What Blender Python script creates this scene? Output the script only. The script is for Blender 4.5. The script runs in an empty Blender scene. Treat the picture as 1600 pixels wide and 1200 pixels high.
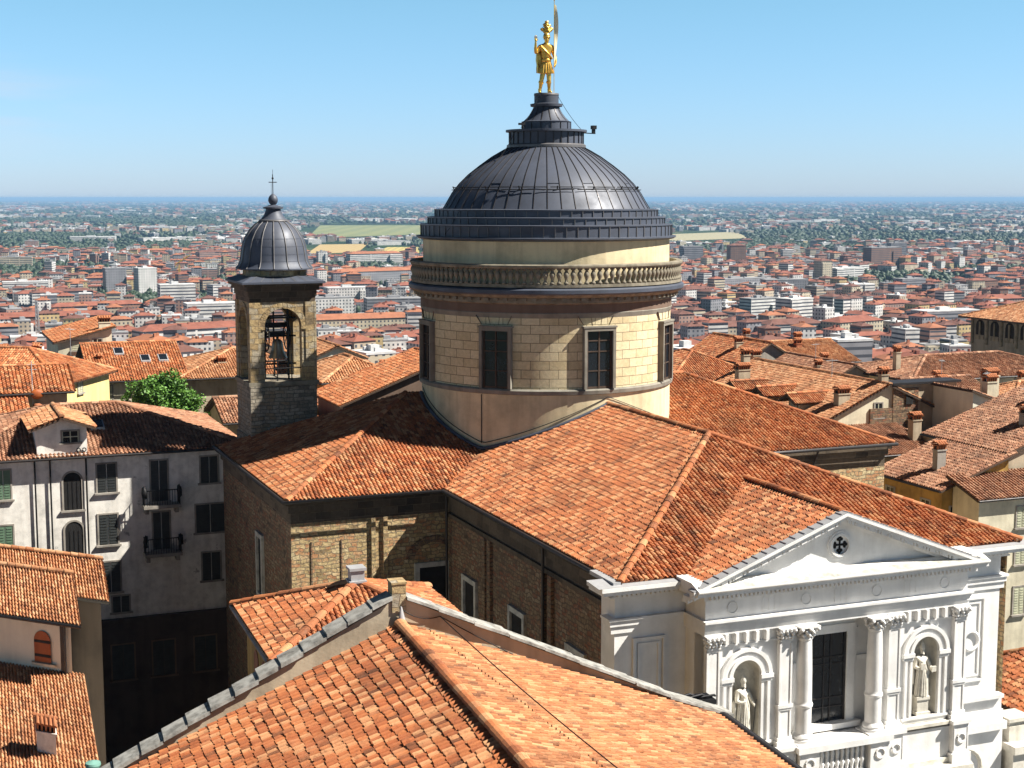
import bpy, bmesh, math, random
from mathutils import Vector, Matrix, noise
random.seed(7)
R = math.radians
scn = bpy.context.scene
COL = scn.collection

# ------------------------------------------------------------------ camera, sky, sun, exposure
F_PX = 2350.0
PITCH = math.atan(291 / F_PX)
cam_d = bpy.data.cameras.new('camera')
cam = bpy.data.objects.new('camera', cam_d); COL.objects.link(cam)
cam_d.sensor_fit = 'HORIZONTAL'; cam_d.sensor_width = 36.0
cam_d.lens = 36.0 * F_PX / 1600
cam_d.clip_start = 0.5; cam_d.clip_end = 400000
cam.location = (0, 0, 0)
cam.rotation_euler = (math.pi / 2 - PITCH, 0, 0)
scn.camera = cam

SUN_EL, SUN_PHI = R(47.5), R(83)            # PHI: from -Y towards +X
sdir = Vector((math.cos(SUN_EL) * math.sin(SUN_PHI), -math.cos(SUN_EL) * math.cos(SUN_PHI), math.sin(SUN_EL)))
world = bpy.data.worlds.new('World'); scn.world = world
world.use_nodes = True
wn = world.node_tree
bg = wn.nodes['Background']
sky = wn.nodes.new('ShaderNodeTexSky'); sky.sky_type = 'NISHITA'; sky.sun_disc = False
sky.sun_elevation = SUN_EL
sky.sun_rotation = math.atan2(sdir.x, sdir.y)
sky.air_density = 1.0; sky.dust_density = 0.25; sky.ozone_density = 1.0; sky.altitude = 300
tcw = wn.nodes.new('ShaderNodeTexCoord'); spw = wn.nodes.new('ShaderNodeSeparateXYZ'); wn.links.new(tcw.outputs['Generated'], spw.inputs[0])
rw = wn.nodes.new('ShaderNodeValToRGB'); e_ = rw.color_ramp.elements; e_[0].position = 0.0; e_[0].color = (.42, .565, .96, 1); e_[1].position = .6; e_[1].color = (.105, .11, .125, 1)
q_ = e_.new(.125); q_.color = (.465, .68, .80, 1)
q_ = e_.new(.18); q_.color = (.24, .29, .35, 1)
q_ = e_.new(.3); q_.color = (.14, .15, .175, 1)
wn.links.new(spw.outputs['Z'], rw.inputs[0])
# faint wisp of cirrus low in the sky on the left
cm = wn.nodes.new('ShaderNodeMapping'); cm.inputs['Scale'].default_value = (6, 6, 46); wn.links.new(tcw.outputs['Generated'], cm.inputs[0])
cn = wn.nodes.new('ShaderNodeTexNoise'); cn.inputs['Scale'].default_value = 1.0; cn.inputs['Detail'].default_value = 6; wn.links.new(cm.outputs[0], cn.inputs['Vector'])
dist_ = wn.nodes.new('ShaderNodeVectorMath'); dist_.operation = 'DISTANCE'; dist_.inputs[1].default_value = (-.326, .942, .058); 
dm_ = wn.nodes.new('ShaderNodeMapping'); dm_.inputs['Scale'].default_value = (1, 1, 2.6); dm_.inputs['Location'].default_value = (0, 0, -.058 * 1.6); wn.links.new(tcw.outputs['Generated'], dm_.inputs[0]); wn.links.new(dm_.outputs[0], dist_.inputs[0])
cr1 = wn.nodes.new('ShaderNodeMapRange'); cr1.inputs['From Min'].default_value = .09; cr1.inputs['From Max'].default_value = .0; cr1.inputs['To Max'].default_value = .85; wn.links.new(dist_.outputs['Value'], cr1.inputs['Value'])
cr2 = wn.nodes.new('ShaderNodeMapRange'); cr2.inputs['From Min'].default_value = .4; cr2.inputs['From Max'].default_value = .7; wn.links.new(cn.outputs[0], cr2.inputs['Value'])
cf = wn.nodes.new('ShaderNodeMath'); cf.operation = 'MULTIPLY'; wn.links.new(cr1.outputs[0], cf.inputs[0]); wn.links.new(cr2.outputs[0], cf.inputs[1])
mw_ = wn.nodes.new('ShaderNodeMix'); mw_.data_type = 'RGBA'; mw_.blend_type = 'MULTIPLY'; mw_.inputs[0].default_value = 1
wn.links.new(sky.outputs[0], mw_.inputs[6]); wn.links.new(rw.outputs[0], mw_.inputs[7]); mc_ = wn.nodes.new('ShaderNodeMix'); mc_.data_type = 'RGBA'; wn.links.new(cf.outputs[0], mc_.inputs[0]); wn.links.new(mw_.outputs[2], mc_.inputs[6]); mc_.inputs[7].default_value = (3.9, 4.1, 4.6, 1); wn.links.new(mc_.outputs[2], bg.inputs[0]); bg.inputs[1].default_value = 0.085
sun_d = bpy.data.lights.new('sun', 'SUN'); sun_d.energy = 5.0; sun_d.angle = R(0.5); sun_d.color = (1, 0.95, 0.86)
sun = bpy.data.objects.new('sun', sun_d); COL.objects.link(sun)
sun.rotation_euler = sdir.to_track_quat('Z', 'Y').to_euler()
sun.location = (30, 0, 60)
scn.view_settings.view_transform = 'Standard'; scn.view_settings.look = 'None'
scn.view_settings.exposure = 1.12; scn.view_settings.gamma = 1.0
scn.cycles.max_bounces = 6; scn.cycles.diffuse_bounces = 2; scn.cycles.volume_bounces = 0
scn.cycles.volume_step_rate = 4

# ------------------------------------------------------------------ materials
def _mat(name):
    m = bpy.data.materials.new(name); m.use_nodes = True
    nt = m.node_tree; return m, nt, nt.nodes['Principled BSDF']
def N(nt, typ, **kw):
    n = nt.nodes.new(typ)
    for k, v in kw.items():
        if k in n.inputs: n.inputs[k].default_value = v
        else: setattr(n, k, v)
    return n
def ramp(nt, stops, interp='LINEAR'):
    n = nt.nodes.new('ShaderNodeValToRGB'); n.color_ramp.interpolation = interp
    el = n.color_ramp.elements
    while len(el) < len(stops): el.new(0.5)
    for e, (p, c) in zip(el, stops): e.position = p; e.color = (*c, 1)
    return n
def mix(nt, a, b, fac, blend='MIX'):
    n = nt.nodes.new('ShaderNodeMix'); n.data_type = 'RGBA'; n.blend_type = blend
    for sock, v in ((n.inputs[0], fac), (n.inputs[6], a), (n.inputs[7], b)):
        if hasattr(v, 'is_linked'): nt.links.new(v, sock)
        elif isinstance(v, (int, float)): sock.default_value = v
        else: sock.default_value = (*v, 1)
    return n.outputs[2]
def sc(c, k): return tuple(min(1, x * k) for x in c)
def bump(nt, bs, h, strength=.4, dist=.02):
    b = N(nt, 'ShaderNodeBump', Strength=strength, Distance=dist)
    nt.links.new(h, b.inputs['Height']); nt.links.new(b.outputs[0], bs.inputs['Normal'])
def objco(nt): return nt.nodes.new('ShaderNodeTexCoord').outputs['Object']

def plaster(name, c, stain=.5, rough=.9, scale=.7, peel=None):
    m, nt, bs = _mat(name); bs.inputs['Roughness'].default_value = rough
    co = objco(nt)
    n1 = N(nt, 'ShaderNodeTexNoise', Scale=scale, Detail=8.0, Roughness=.65); nt.links.new(co, n1.inputs['Vector'])
    r1 = ramp(nt, [(.32, sc(c, 1 - stain)), (.55, c), (.75, sc(c, 1.08))]); nt.links.new(n1.outputs[0], r1.inputs[0])
    mp = N(nt, 'ShaderNodeMapping'); mp.inputs['Scale'].default_value = (2.2, 2.2, .18); nt.links.new(co, mp.inputs[0])
    n2 = N(nt, 'ShaderNodeTexNoise', Scale=1.2, Detail=6.0); nt.links.new(mp.outputs[0], n2.inputs['Vector'])
    r2 = ramp(nt, [(.35, (.62, .6, .58)), (.55, (1, 1, 1))]); nt.links.new(n2.outputs[0], r2.inputs[0])
    out = mix(nt, r1.outputs[0], r2.outputs[0], min(1, stain * 1.2), 'MULTIPLY')
    if peel:
        n5 = N(nt, 'ShaderNodeTexNoise', Scale=.55, Detail=10.0, Roughness=.72); nt.links.new(co, n5.inputs['Vector'])
        r5 = ramp(nt, [(peel, (0, 0, 0)), (peel + .025, (.85, .85, .85))]); nt.links.new(n5.outputs[0], r5.inputs[0])
        out = mix(nt, out, sc(c, .38), r5.outputs[0])
    nt.links.new(out, bs.inputs['Base Color'])
    n3 = N(nt, 'ShaderNodeTexNoise', Scale=14.0, Detail=4.0); nt.links.new(co, n3.inputs['Vector'])
    bump(nt, bs, n3.outputs[0], .25, .02)
    return m

def tile_mat(name, cols, dirt=.45):
    m, nt, bs = _mat(name); bs.inputs['Roughness'].default_value = .85
    uv = nt.nodes.new('ShaderNodeUVMap'); uv.uv_map = 'UVMap'
    wnz = nt.nodes.new('ShaderNodeTexWhiteNoise'); wnz.noise_dimensions = '2D'; nt.links.new(uv.outputs[0], wnz.inputs['Vector'])
    k = len(cols)
    r1 = ramp(nt, [((i + .0) / k, c) for i, c in enumerate(cols)], 'LINEAR'); nt.links.new(wnz.outputs['Value'], r1.inputs[0])
    co = objco(nt)
    n1 = N(nt, 'ShaderNodeTexNoise', Scale=.45, Detail=7.0, Roughness=.7); nt.links.new(co, n1.inputs['Vector'])
    r2 = ramp(nt, [(.3, (1 - dirt,) * 3), (.52, (1, 1, 1)), (.78, (1.0, .96, .9))]); nt.links.new(n1.outputs[0], r2.inputs[0])
    n2 = N(nt, 'ShaderNodeTexNoise', Scale=9.0, Detail=6.0, Roughness=.75); nt.links.new(co, n2.inputs['Vector'])
    r3 = ramp(nt, [(.3, (.42, .38, .35)), (.47, (.95, .95, .95)), (.62, (1, 1, 1)), (.8, (1.0, 1.0, .97))]); nt.links.new(n2.outputs[0], r3.inputs[0])
    a = mix(nt, r1.outputs[0], r2.outputs[0], 1.0, 'MULTIPLY')
    a = mix(nt, a, r3.outputs[0], .85, 'MULTIPLY')
    n4 = N(nt, 'ShaderNodeTexNoise', Scale=.85, Detail=5.0, Roughness=.7); nt.links.new(co, n4.inputs['Vector'])
    r4 = ramp(nt, [(.58, (0, 0, 0)), (.74, (.3, .3, .3))]); nt.links.new(n4.outputs[0], r4.inputs[0])
    a = mix(nt, a, (.34, .24, .16), r4.outputs[0])
    nt.links.new(a, bs.inputs['Base Color'])
    bump(nt, bs, n2.outputs[0], .3, .02)
    return m

def masonry(name, cols, mortar, bw, bh, distort=.06, msize=.012, bumpd=.03, offset=.5, stain=.4, smooth=.1, squash=1.0):
    m, nt, bs = _mat(name); bs.inputs['Roughness'].default_value = .92
    uv = nt.nodes.new('ShaderNodeUVMap'); uv.uv_map = 'UVMap'
    nz = N(nt, 'ShaderNodeTexNoise', Scale=2.2, Detail=3.0); nt.links.new(uv.outputs[0], nz.inputs['Vector'])
    sub = nt.nodes.new('ShaderNodeVectorMath'); sub.operation = 'SUBTRACT'; sub.inputs[1].default_value = (.5, .5, .5)
    nt.links.new(nz.outputs['Color'], sub.inputs[0])
    scl = nt.nodes.new('ShaderNodeVectorMath'); scl.operation = 'SCALE'; scl.inputs['Scale'].default_value = distort
    nt.links.new(sub.outputs[0], scl.inputs[0])
    add = nt.nodes.new('ShaderNodeVectorMath'); add.operation = 'ADD'
    nt.links.new(uv.outputs[0], add.inputs[0]); nt.links.new(scl.outputs[0], add.inputs[1])
    br = nt.nodes.new('ShaderNodeTexBrick'); br.offset = offset; br.squash = squash; br.squash_frequency = 3
    for k, v in (('Scale', 1.0), ('Mortar Size', msize), ('Mortar Smooth', smooth), ('Bias', 0.0), ('Brick Width', bw), ('Row Height', bh)): br.inputs[k].default_value = v
    br.inputs['Color1'].default_value = (0, 0, 0, 1); br.inputs['Color2'].default_value = (1, 1, 1, 1); br.inputs['Mortar'].default_value = (.5, .5, .5, 1)
    nt.links.new(add.outputs[0], br.inputs['Vector'])
    n0 = N(nt, 'ShaderNodeTexNoise', Scale=.5, Detail=5.0, Roughness=.6); nt.links.new(uv.outputs[0], n0.inputs['Vector'])
    sumf = nt.nodes.new('ShaderNodeMath'); sumf.operation = 'MULTIPLY_ADD'; sumf.inputs[1].default_value = 1.6; 
    nt.links.new(n0.outputs[0], sumf.inputs[0])
    m2 = nt.nodes.new('ShaderNodeMath'); m2.operation = 'MULTIPLY_ADD'; m2.inputs[1].default_value = .6; m2.inputs[2].default_value = -.58
    nt.links.new(br.outputs['Color'], m2.inputs[0]); nt.links.new(m2.outputs[0], sumf.inputs[2])
    k = len(cols)
    r1 = ramp(nt, [((i + .3) / k, c) for i, c in enumerate(cols)]); nt.links.new(sumf.outputs[0], r1.inputs[0])
    a = mix(nt, r1.outputs[0], mortar, br.outputs['Fac'])
    n1 = N(nt, 'ShaderNodeTexNoise', Scale=6.0, Detail=8.0, Roughness=.75); nt.links.new(uv.outputs[0], n1.inputs['Vector'])
    r2 = ramp(nt, [(.3, (1 - stain,) * 3), (.6, (1, 1, 1))]); nt.links.new(n1.outputs[0], r2.inputs[0])
    a = mix(nt, a, r2.outputs[0], 1.0, 'MULTIPLY'); nt.links.new(a, bs.inputs['Base Color'])
    inv = nt.nodes.new('ShaderNodeMath'); inv.operation = 'MULTIPLY_ADD'; inv.inputs[1].default_value = -1.0
    nt.links.new(br.outputs['Fac'], inv.inputs[0]); nt.links.new(n1.outputs[0], inv.inputs[2])
    bump(nt, bs, inv.outputs[0], .8, bumpd)
    return m

def simple(name, c, rough=.6, metal=0.0, var=.25, scale=3.0, spec=None):
    m, nt, bs = _mat(name); bs.inputs['Roughness'].default_value = rough; bs.inputs['Metallic'].default_value = metal
    if spec is not None: bs.inputs['Specular IOR Level'].default_value = spec
    co = objco(nt)
    n1 = N(nt, 'ShaderNodeTexNoise', Scale=scale, Detail=6.0, Roughness=.65); nt.links.new(co, n1.inputs['Vector'])
    r1 = ramp(nt, [(.3, sc(c, 1 - var)), (.6, c), (.8, sc(c, 1 + var * .4))]); nt.links.new(n1.outputs[0], r1.inputs[0])
    nt.links.new(r1.outputs[0], bs.inputs['Base Color'])
    rr = ramp(nt, [(.3, (min(1, rough + .12),) * 3), (.7, (max(.05, rough - .08),) * 3)]); nt.links.new(n1.outputs[0], rr.inputs[0])
    nt.links.new(rr.outputs[0], bs.inputs['Roughness'])
    return m

M = {}
M['tile'] = tile_mat('terracotta_tile', [(.13, .046, .019), (.33, .094, .031), (.42, .126, .04), (.49, .172, .058), (.37, .104, .034), (.58, .29, .135)])
M['tile_pale'] = tile_mat('pale_terracotta_tile', [(.21, .085, .04), (.38, .15, .062), (.46, .195, .082), (.53, .26, .12), (.37, .135, .053), (.6, .34, .18)], .35)
M['tile_mid'] = tile_mat('sunbleached_tile', [(.17, .066, .028), (.34, .122, .044), (.42, .158, .058), (.48, .205, .083), (.33, .108, .038), (.56, .29, .135)], .4)
M['tile_old'] = tile_mat('weathered_tile', [(.12, .056, .032), (.26, .108, .056), (.34, .15, .08), (.42, .2, .108), (.22, .09, .048), (.5, .28, .17)], .5)
M['ridge'] = simple('ridge_tile', (.42, .15, .06), .85, var=.4, scale=5)
M['stone'] = masonry('shade_toned_rubble', [(.10, .065, .04), (.22, .145, .085), (.33, .23, .13), (.28, .11, .06), (.38, .28, .17)], (.14, .105, .075), .40, .17, .34, .02, .06, stain=.6, squash=.6)  # brown rubble stone, darkened to carry the shade of the side walls
M['stone_yellow_lit'] = masonry('sunlit_yellow_rubble', [(.20, .13, .07), (.50, .36, .17), (.66, .50, .26), (.52, .24, .11), (.72, .58, .33)], (.30, .23, .14), .40, .17, .34, .02, .06, stain=.6, squash=.6)  # yellower, lighter version with the sunlight on the fronts put into its colour
M['ashlar'] = masonry('sandstone_ashlar', [(.17, .125, .075), (.40, .28, .14), (.52, .38, .19), (.38, .33, .25), (.60, .48, .28)], (.21, .16, .10), .66, .31, .22, .012, .05, stain=.6, squash=.65)
M['greystone'] = masonry('grey_stone', [(.2, .17, .13), (.34, .29, .22), (.42, .37, .29), (.34, .26, .17)], (.17, .15, .12), .52, .19, .2, .018, .05, stain=.55, squash=.6)
M['darkstone'] = masonry('dark_cornice_stone', [(.05, .038, .028), (.10, .075, .05), (.14, .105, .07)], (.17, .13, .085), .75, .34, .02, .014, .02, stain=.4)
M['drum'] = masonry('scored_yellow_plaster', [(.56, .45, .26), (.67, .55, .335), (.73, .62, .40)], (.2, .155, .095), .87, .415, .006, .013, .02, stain=.28)
M['drumplain'] = plaster('smooth_yellow_plaster', (.70, .585, .37), .34, scale=.5)
M['marble'] = plaster('white_marble', (.83, .815, .79), .17, .6, .8)
M['marble_warm'] = plaster('warm_white_marble', (.70, .66, .57), .3, .65, 2.5)
M['wornmarble'] = plaster('lichened_marble', (.52, .51, .46), .45, .8, 2.5)
M['lead'] = simple('dark_lead_sheet', (.076, .087, .118), .52, 0.1, .4, .8)
M['leadlight'] = simple('seam_lead', (.15, .145, .15), .5, 0.3, .3, 3)
M['gold'] = simple('gilded_bronze', (.95, .58, .12), .30, .72, .35, 6)
M['goldpale'] = simple('pale_gilding', (.95, .86, .60), .4, .2, .15, 4)
M['glass'] = simple('window_glass', (.012, .016, .022), .12, 0, .3, 1.5)
M['black'] = simple('dark_interior', (.01, .009, .009), .9)
M['iron'] = simple('wrought_iron', (.02, .02, .022), .55, .6)
M['frame'] = plaster('stone_window_frame', (.25, .23, .19), .4)
M['shade_dark'] = plaster('shade_dark_plaster', (.075, .055, .045), .4)  # near-black plaster, deep shade put into the wall colour
M['frieze'] = plaster('brown_frieze_plaster', (.16, .105, .075), .3)
M['cornst'] = plaster('grey_cornice_stone', (.25, .22, .165), .5, scale=2)
M['whitew'] = plaster('weathered_white_plaster', (.80, .77, .71), .3, scale=1.6, peel=.615)
M['cream'] = plaster('cream_plaster', (.68, .62, .46), .3, peel=.66)
M['paleyellow'] = plaster('pale_yellow_plaster', (.70, .56, .24), .2)
M['ochre'] = plaster('ochre_plaster', (.42, .25, .06), .45, peel=.64)
M['beige'] = plaster('beige_plaster', (.46, .38, .27), .4, peel=.64)
M['ivory'] = plaster('ivory_plaster', (.74, .71, .58), .15)
M['greyp'] = plaster('grey_plaster', (.34, .31, .27), .45)
M['coping'] = plaster('coping_stone', (.36, .35, .32), .65, .85, 3.5)
M['wood'] = simple('eave_timber', (.07, .042, .026), .8, var=.4)
M['gutter'] = simple('dark_gutter_metal', (.045, .04, .04), .45, .5)
M['green'] = simple('green_shutter_paint', (.12, .2, .13), .6)
M['dgreen'] = simple('dark_shutter_paint', (.03, .035, .035), .6)
M['pshut'] = simple('pale_shutter_paint', (.50, .50, .36), .6)
M['orange'] = simple('orange_shutter_paint', (.36, .085, .014), .6)
M['copper'] = simple('copper_verdigris', (.16, .33, .28), .7)
M['zinc'] = simple('zinc_sheet', (.43, .43, .44), .55, .25)
M['brickred'] = plaster('red_chimney_brick', (.36, .13, .06), .4, scale=4)
M['bark'] = simple('bark', (.09, .06, .04), .9)
M['paving'] = masonry('stone_paving', [(.2, .19, .18), (.28, .27, .25), (.33, .31, .28)], (.04, .04, .04), .7, .5, .2, .03, .02)
M['bell'] = simple('bell_bronze', (.30, .26, .19), .4, .8)
def leaf_mat(name, a, b):
    m, nt, bs = _mat(name); bs.inputs['Roughness'].default_value = .6
    uv = nt.nodes.new('ShaderNodeUVMap'); uv.uv_map = 'UVMap'
    wnz = nt.nodes.new('ShaderNodeTexWhiteNoise'); wnz.noise_dimensions = '2D'; nt.links.new(uv.outputs[0], wnz.inputs['Vector'])
    r1 = ramp(nt, [(0, a), (1, b)]); nt.links.new(wnz.outputs['Value'], r1.inputs[0])
    nt.links.new(r1.outputs[0], bs.inputs['Base Color']); return m
M['leaf'] = leaf_mat('leaf_green', (.02, .075, .008), (.15, .32, .045))
M['wood_green'] = leaf_mat('woodland_green', (.008, .024, .012), (.03, .056, .02))

def window_wall(name, c, gx=3.2, gz=3.1, glass=(.05, .055, .07), wx=(.28, .68), wz=(.3, .78)):
    """plaster wall with a regular grid of dark windows, in metres of the wall's UV"""
    m, nt, bs = _mat(name); bs.inputs['Roughness'].default_value = .8
    uv = nt.nodes.new('ShaderNodeUVMap'); uv.uv_map = 'UVMap'
    sep = nt.nodes.new('ShaderNodeSeparateXYZ'); nt.links.new(uv.outputs[0], sep.inputs[0])
    def fr(sock, g, lo, hi):
        d = nt.nodes.new('ShaderNodeMath'); d.operation = 'DIVIDE'; d.inputs[1].default_value = g; nt.links.new(sock, d.inputs[0])
        f = nt.nodes.new('ShaderNodeMath'); f.operation = 'FRACT'; nt.links.new(d.outputs[0], f.inputs[0])
        a = nt.nodes.new('ShaderNodeMath'); a.operation = 'GREATER_THAN'; a.inputs[1].default_value = lo; nt.links.new(f.outputs[0], a.inputs[0])
        b = nt.nodes.new('ShaderNodeMath'); b.operation = 'LESS_THAN'; b.inputs[1].default_value = hi; nt.links.new(f.outputs[0], b.inputs[0])
        p = nt.nodes.new('ShaderNodeMath'); p.operation = 'MULTIPLY'; nt.links.new(a.outputs[0], p.inputs[0]); nt.links.new(b.outputs[0], p.inputs[1]); return p.outputs[0]
    p = nt.nodes.new('ShaderNodeMath'); p.operation = 'MULTIPLY'
    nt.links.new(fr(sep.outputs[0], gx, *wx), p.inputs[0]); nt.links.new(fr(sep.outputs[1], gz, *wz), p.inputs[1])
    n1 = N(nt, 'ShaderNodeTexNoise', Scale=.12, Detail=5.0); nt.links.new(uv.outputs[0], n1.inputs['Vector'])
    r1 = ramp(nt, [(.35, sc(c, .75)), (.6, c)]); nt.links.new(n1.outputs[0], r1.inputs[0])
    nt.links.new(mix(nt, r1.outputs[0], glass, p.outputs[0]), bs.inputs['Base Color']); return m
CITY_COL = {'white': (.60, .59, .57), 'cream': (.48, .42, .31), 'yellow': (.48, .37, .18), 'pink': (.38, .24, .19), 'grey': (.24, .24, .26), 'brick brown': (.20, .11, .075), 'beige': (.42, .35, .26)}
CITYW = {k: window_wall('city_wall_' + k.replace(' ', '_'), c) for k, c in CITY_COL.items()}
CITYB = {k: window_wall('city_band_wall_' + k.replace(' ', '_'), c, 40, 3.1, wx=(.02, .98), wz=(.4, .8)) for k, c in CITY_COL.items()}
def rooftone(name, c): return simple(name, c, .9, 0, .35, .15)
CITYR = {'red tiled': rooftone('city_roof_red', (.26, .088, .055)), 'orange tiled': rooftone('city_roof_orange', (.34, .13, .065)),
         'brown tiled': rooftone('city_roof_brown', (.16, .068, .05)), 'flat grey': rooftone('city_roof_grey', (.30, .30, .31)), 'flat white': rooftone('city_roof_white', (.6, .6, .6))}

# ------------------------------------------------------------------ mesh builder
class MB:
    def __init__(s): s.v = []; s.f = []; s.m = []; s.uv = []; s.sm = []
    def poly(s, pts, m=0, uv=None, smooth=False):
        b = len(s.v); s.v.extend(pts); s.f.append(tuple(range(b, b + len(pts)))); s.m.append(m); s.uv.append(uv); s.sm.append(smooth)
    def grid(s, rows, m=0, uvs=None, smooth=True, closed=False):
        b = len(s.v); nr, nc = len(rows), len(rows[0])
        for r in rows: s.v.extend(r)
        for i in range(nr - 1):
            for j in range(nc if closed else nc - 1):
                k = (j + 1) % nc
                s.f.append((b + i * nc + j, b + i * nc + k, b + (i + 1) * nc + k, b + (i + 1) * nc + j)); s.m.append(m); s.sm.append(smooth)
                s.uv.append(None if uvs is None else (uvs(i, j), uvs(i, j + 1), uvs(i + 1, j + 1), uvs(i + 1, j)))
    def box(s, x0, x1, y0, y1, z0, z1, m=0, xf=None):
        p = [(x, y, z) for z in (z0, z1) for y in (y0, y1) for x in (x0, x1)]
        if xf: p = [xf(q) for q in p]
        for q in ((0, 2, 3, 1), (4, 5, 7, 6), (0, 1, 5, 4), (1, 3, 7, 5), (3, 2, 6, 7), (2, 0, 4, 6)): s.poly([p[i] for i in q], m)
    def prism(s, outline, xf, d0, d1, m=0, caps=True):
        """outline of (a, b); xf(a, b, d) -> point; extruded from d0 to d1"""
        A = [xf(a, b, d0) for a, b in outline]; B = [xf(a, b, d1) for a, b in outline]
        if caps: s.poly(A, m); s.poly(B[::-1], m)
        for i in range(len(A)):
            j = (i + 1) % len(A); s.poly([A[i], B[i], B[j], A[j]], m)
    def lathe(s, prof, n=48, c=(0, 0), a0=0, a1=2 * math.pi, m=0, smooth=True, uvr=None, sharp=True):
        full = abs(a1 - a0 - 2 * math.pi) < 1e-6
        na = n if full else n + 1
        segs = [(prof[i], prof[i + 1]) for i in range(len(prof) - 1)] if sharp else None
        def ring(r, z): return [(c[0] + r * math.sin(a0 + (a1 - a0) * k / n), c[1] - r * math.cos(a0 + (a1 - a0) * k / n), z) for k in range(na)]
        def do(pr):
            ur = uvr or max(p[0] for p in pr)
            s.grid([ring(*p) for p in pr], m, lambda i, j: (ur * (a0 + (a1 - a0) * j / n), pr[i][1]), smooth, full)
        if sharp:
            for a, b in segs: do([a, b])
        else: do(prof)
    def tube(s, pts, r, n=6, m=0):
        pts = [Vector(p) for p in pts]; rows = []
        for i, p in enumerate(pts):
            d = (pts[min(i + 1, len(pts) - 1)] - pts[max(i - 1, 0)]).normalized()
            a = d.orthogonal().normalized() if abs(d.z) > .99 else d.cross(Vector((0, 0, 1))).normalized()
            b = d.cross(a); rr = r[i] if isinstance(r, (list, tuple)) else r
            rows.append([tuple(p + a * rr * math.cos(2 * math.pi * k / n) + b * rr * math.sin(2 * math.pi * k / n)) for k in range(n)])
        s.grid(rows, m, None, True, True)
        s.poly(rows[0][::-1], m); s.poly(rows[-1], m)
    def blob(s, c, rx, ry, rz, m=0, jit=.25, rnd=random, uv=None, nl=4, nr=3, smooth=True):
        rows = []
        for i in range(nr + 1):
            th = math.pi * (i + .02) / (nr + .04)
            rows.append([])
            for k in range(nl):
                q = 1 + rnd.uniform(-jit, jit)
                ph = 2 * math.pi * (k + .5 * (i % 2)) / nl
                rows[-1].append((c[0] + rx * q * math.sin(th) * math.cos(ph), c[1] + ry * q * math.sin(th) * math.sin(ph), c[2] + rz * q * math.cos(th)))
        s.grid(rows, m, (lambda i, j: uv) if uv else None, smooth, True)
    def build(s, name, mats, parent=None, zb=None):
        me = bpy.data.meshes.new(name)
        if zb is None: zb = parent.get('_zb', 0) if parent else 0
        me.from_pydata([(x, y, z - zb) for x, y, z in s.v], [], s.f)
        for m in mats: me.materials.append(M[m] if isinstance(m, str) else m)
        me.polygons.foreach_set('material_index', s.m); me.polygons.foreach_set('use_smooth', s.sm)
        ul = me.uv_layers.new(name='UVMap'); buf = [0.0] * (2 * len(me.loops))
        for f, uv, p in zip(s.f, s.uv, me.polygons):
            ls = p.loop_start
            if uv is None:
                n = p.normal
                if abs(n.z) > .75: uv = [(s.v[i][0], s.v[i][1]) for i in f]
                else:
                    tx, ty = -n.y, n.x; L = math.hypot(tx, ty) or 1; tx /= L; ty /= L
                    uv = [(s.v[i][0] * tx + s.v[i][1] * ty, s.v[i][2]) for i in f]
            elif isinstance(uv, tuple) and isinstance(uv[0], float): uv = [uv] * len(f)
            for k, (a, b) in enumerate(uv): buf[2 * (ls + k)] = a; buf[2 * (ls + k) + 1] = b
        ul.data.foreach_set('uv', buf); me.update()
        o = bpy.data.objects.new(name, me); COL.objects.link(o)
        if parent: o.parent = parent; o['_zb'] = zb
        return o

def tag(o, label=None, cat=None, group=None, kind=None):
    for k, v in (('label', label), ('category', cat), ('group', group), ('kind', kind)):
        if v: o[k] = v
    return o
def thing(name, label, cat, x, y, zb, rot=0, group=None):
    o = bpy.data.objects.new(name, None); COL.objects.link(o); o.empty_display_size = .5
    o.location = (x, y, zb); o.rotation_euler = (0, 0, rot); o['_zb'] = zb
    return tag(o, label, cat, group)
def copyob(o, loc, rz=None, parent=None):
    c = o.copy(); COL.objects.link(c); c.location = loc
    if rz is not None: c.rotation_euler = (0, 0, rz)
    if parent: c.parent = parent
    return c

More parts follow.
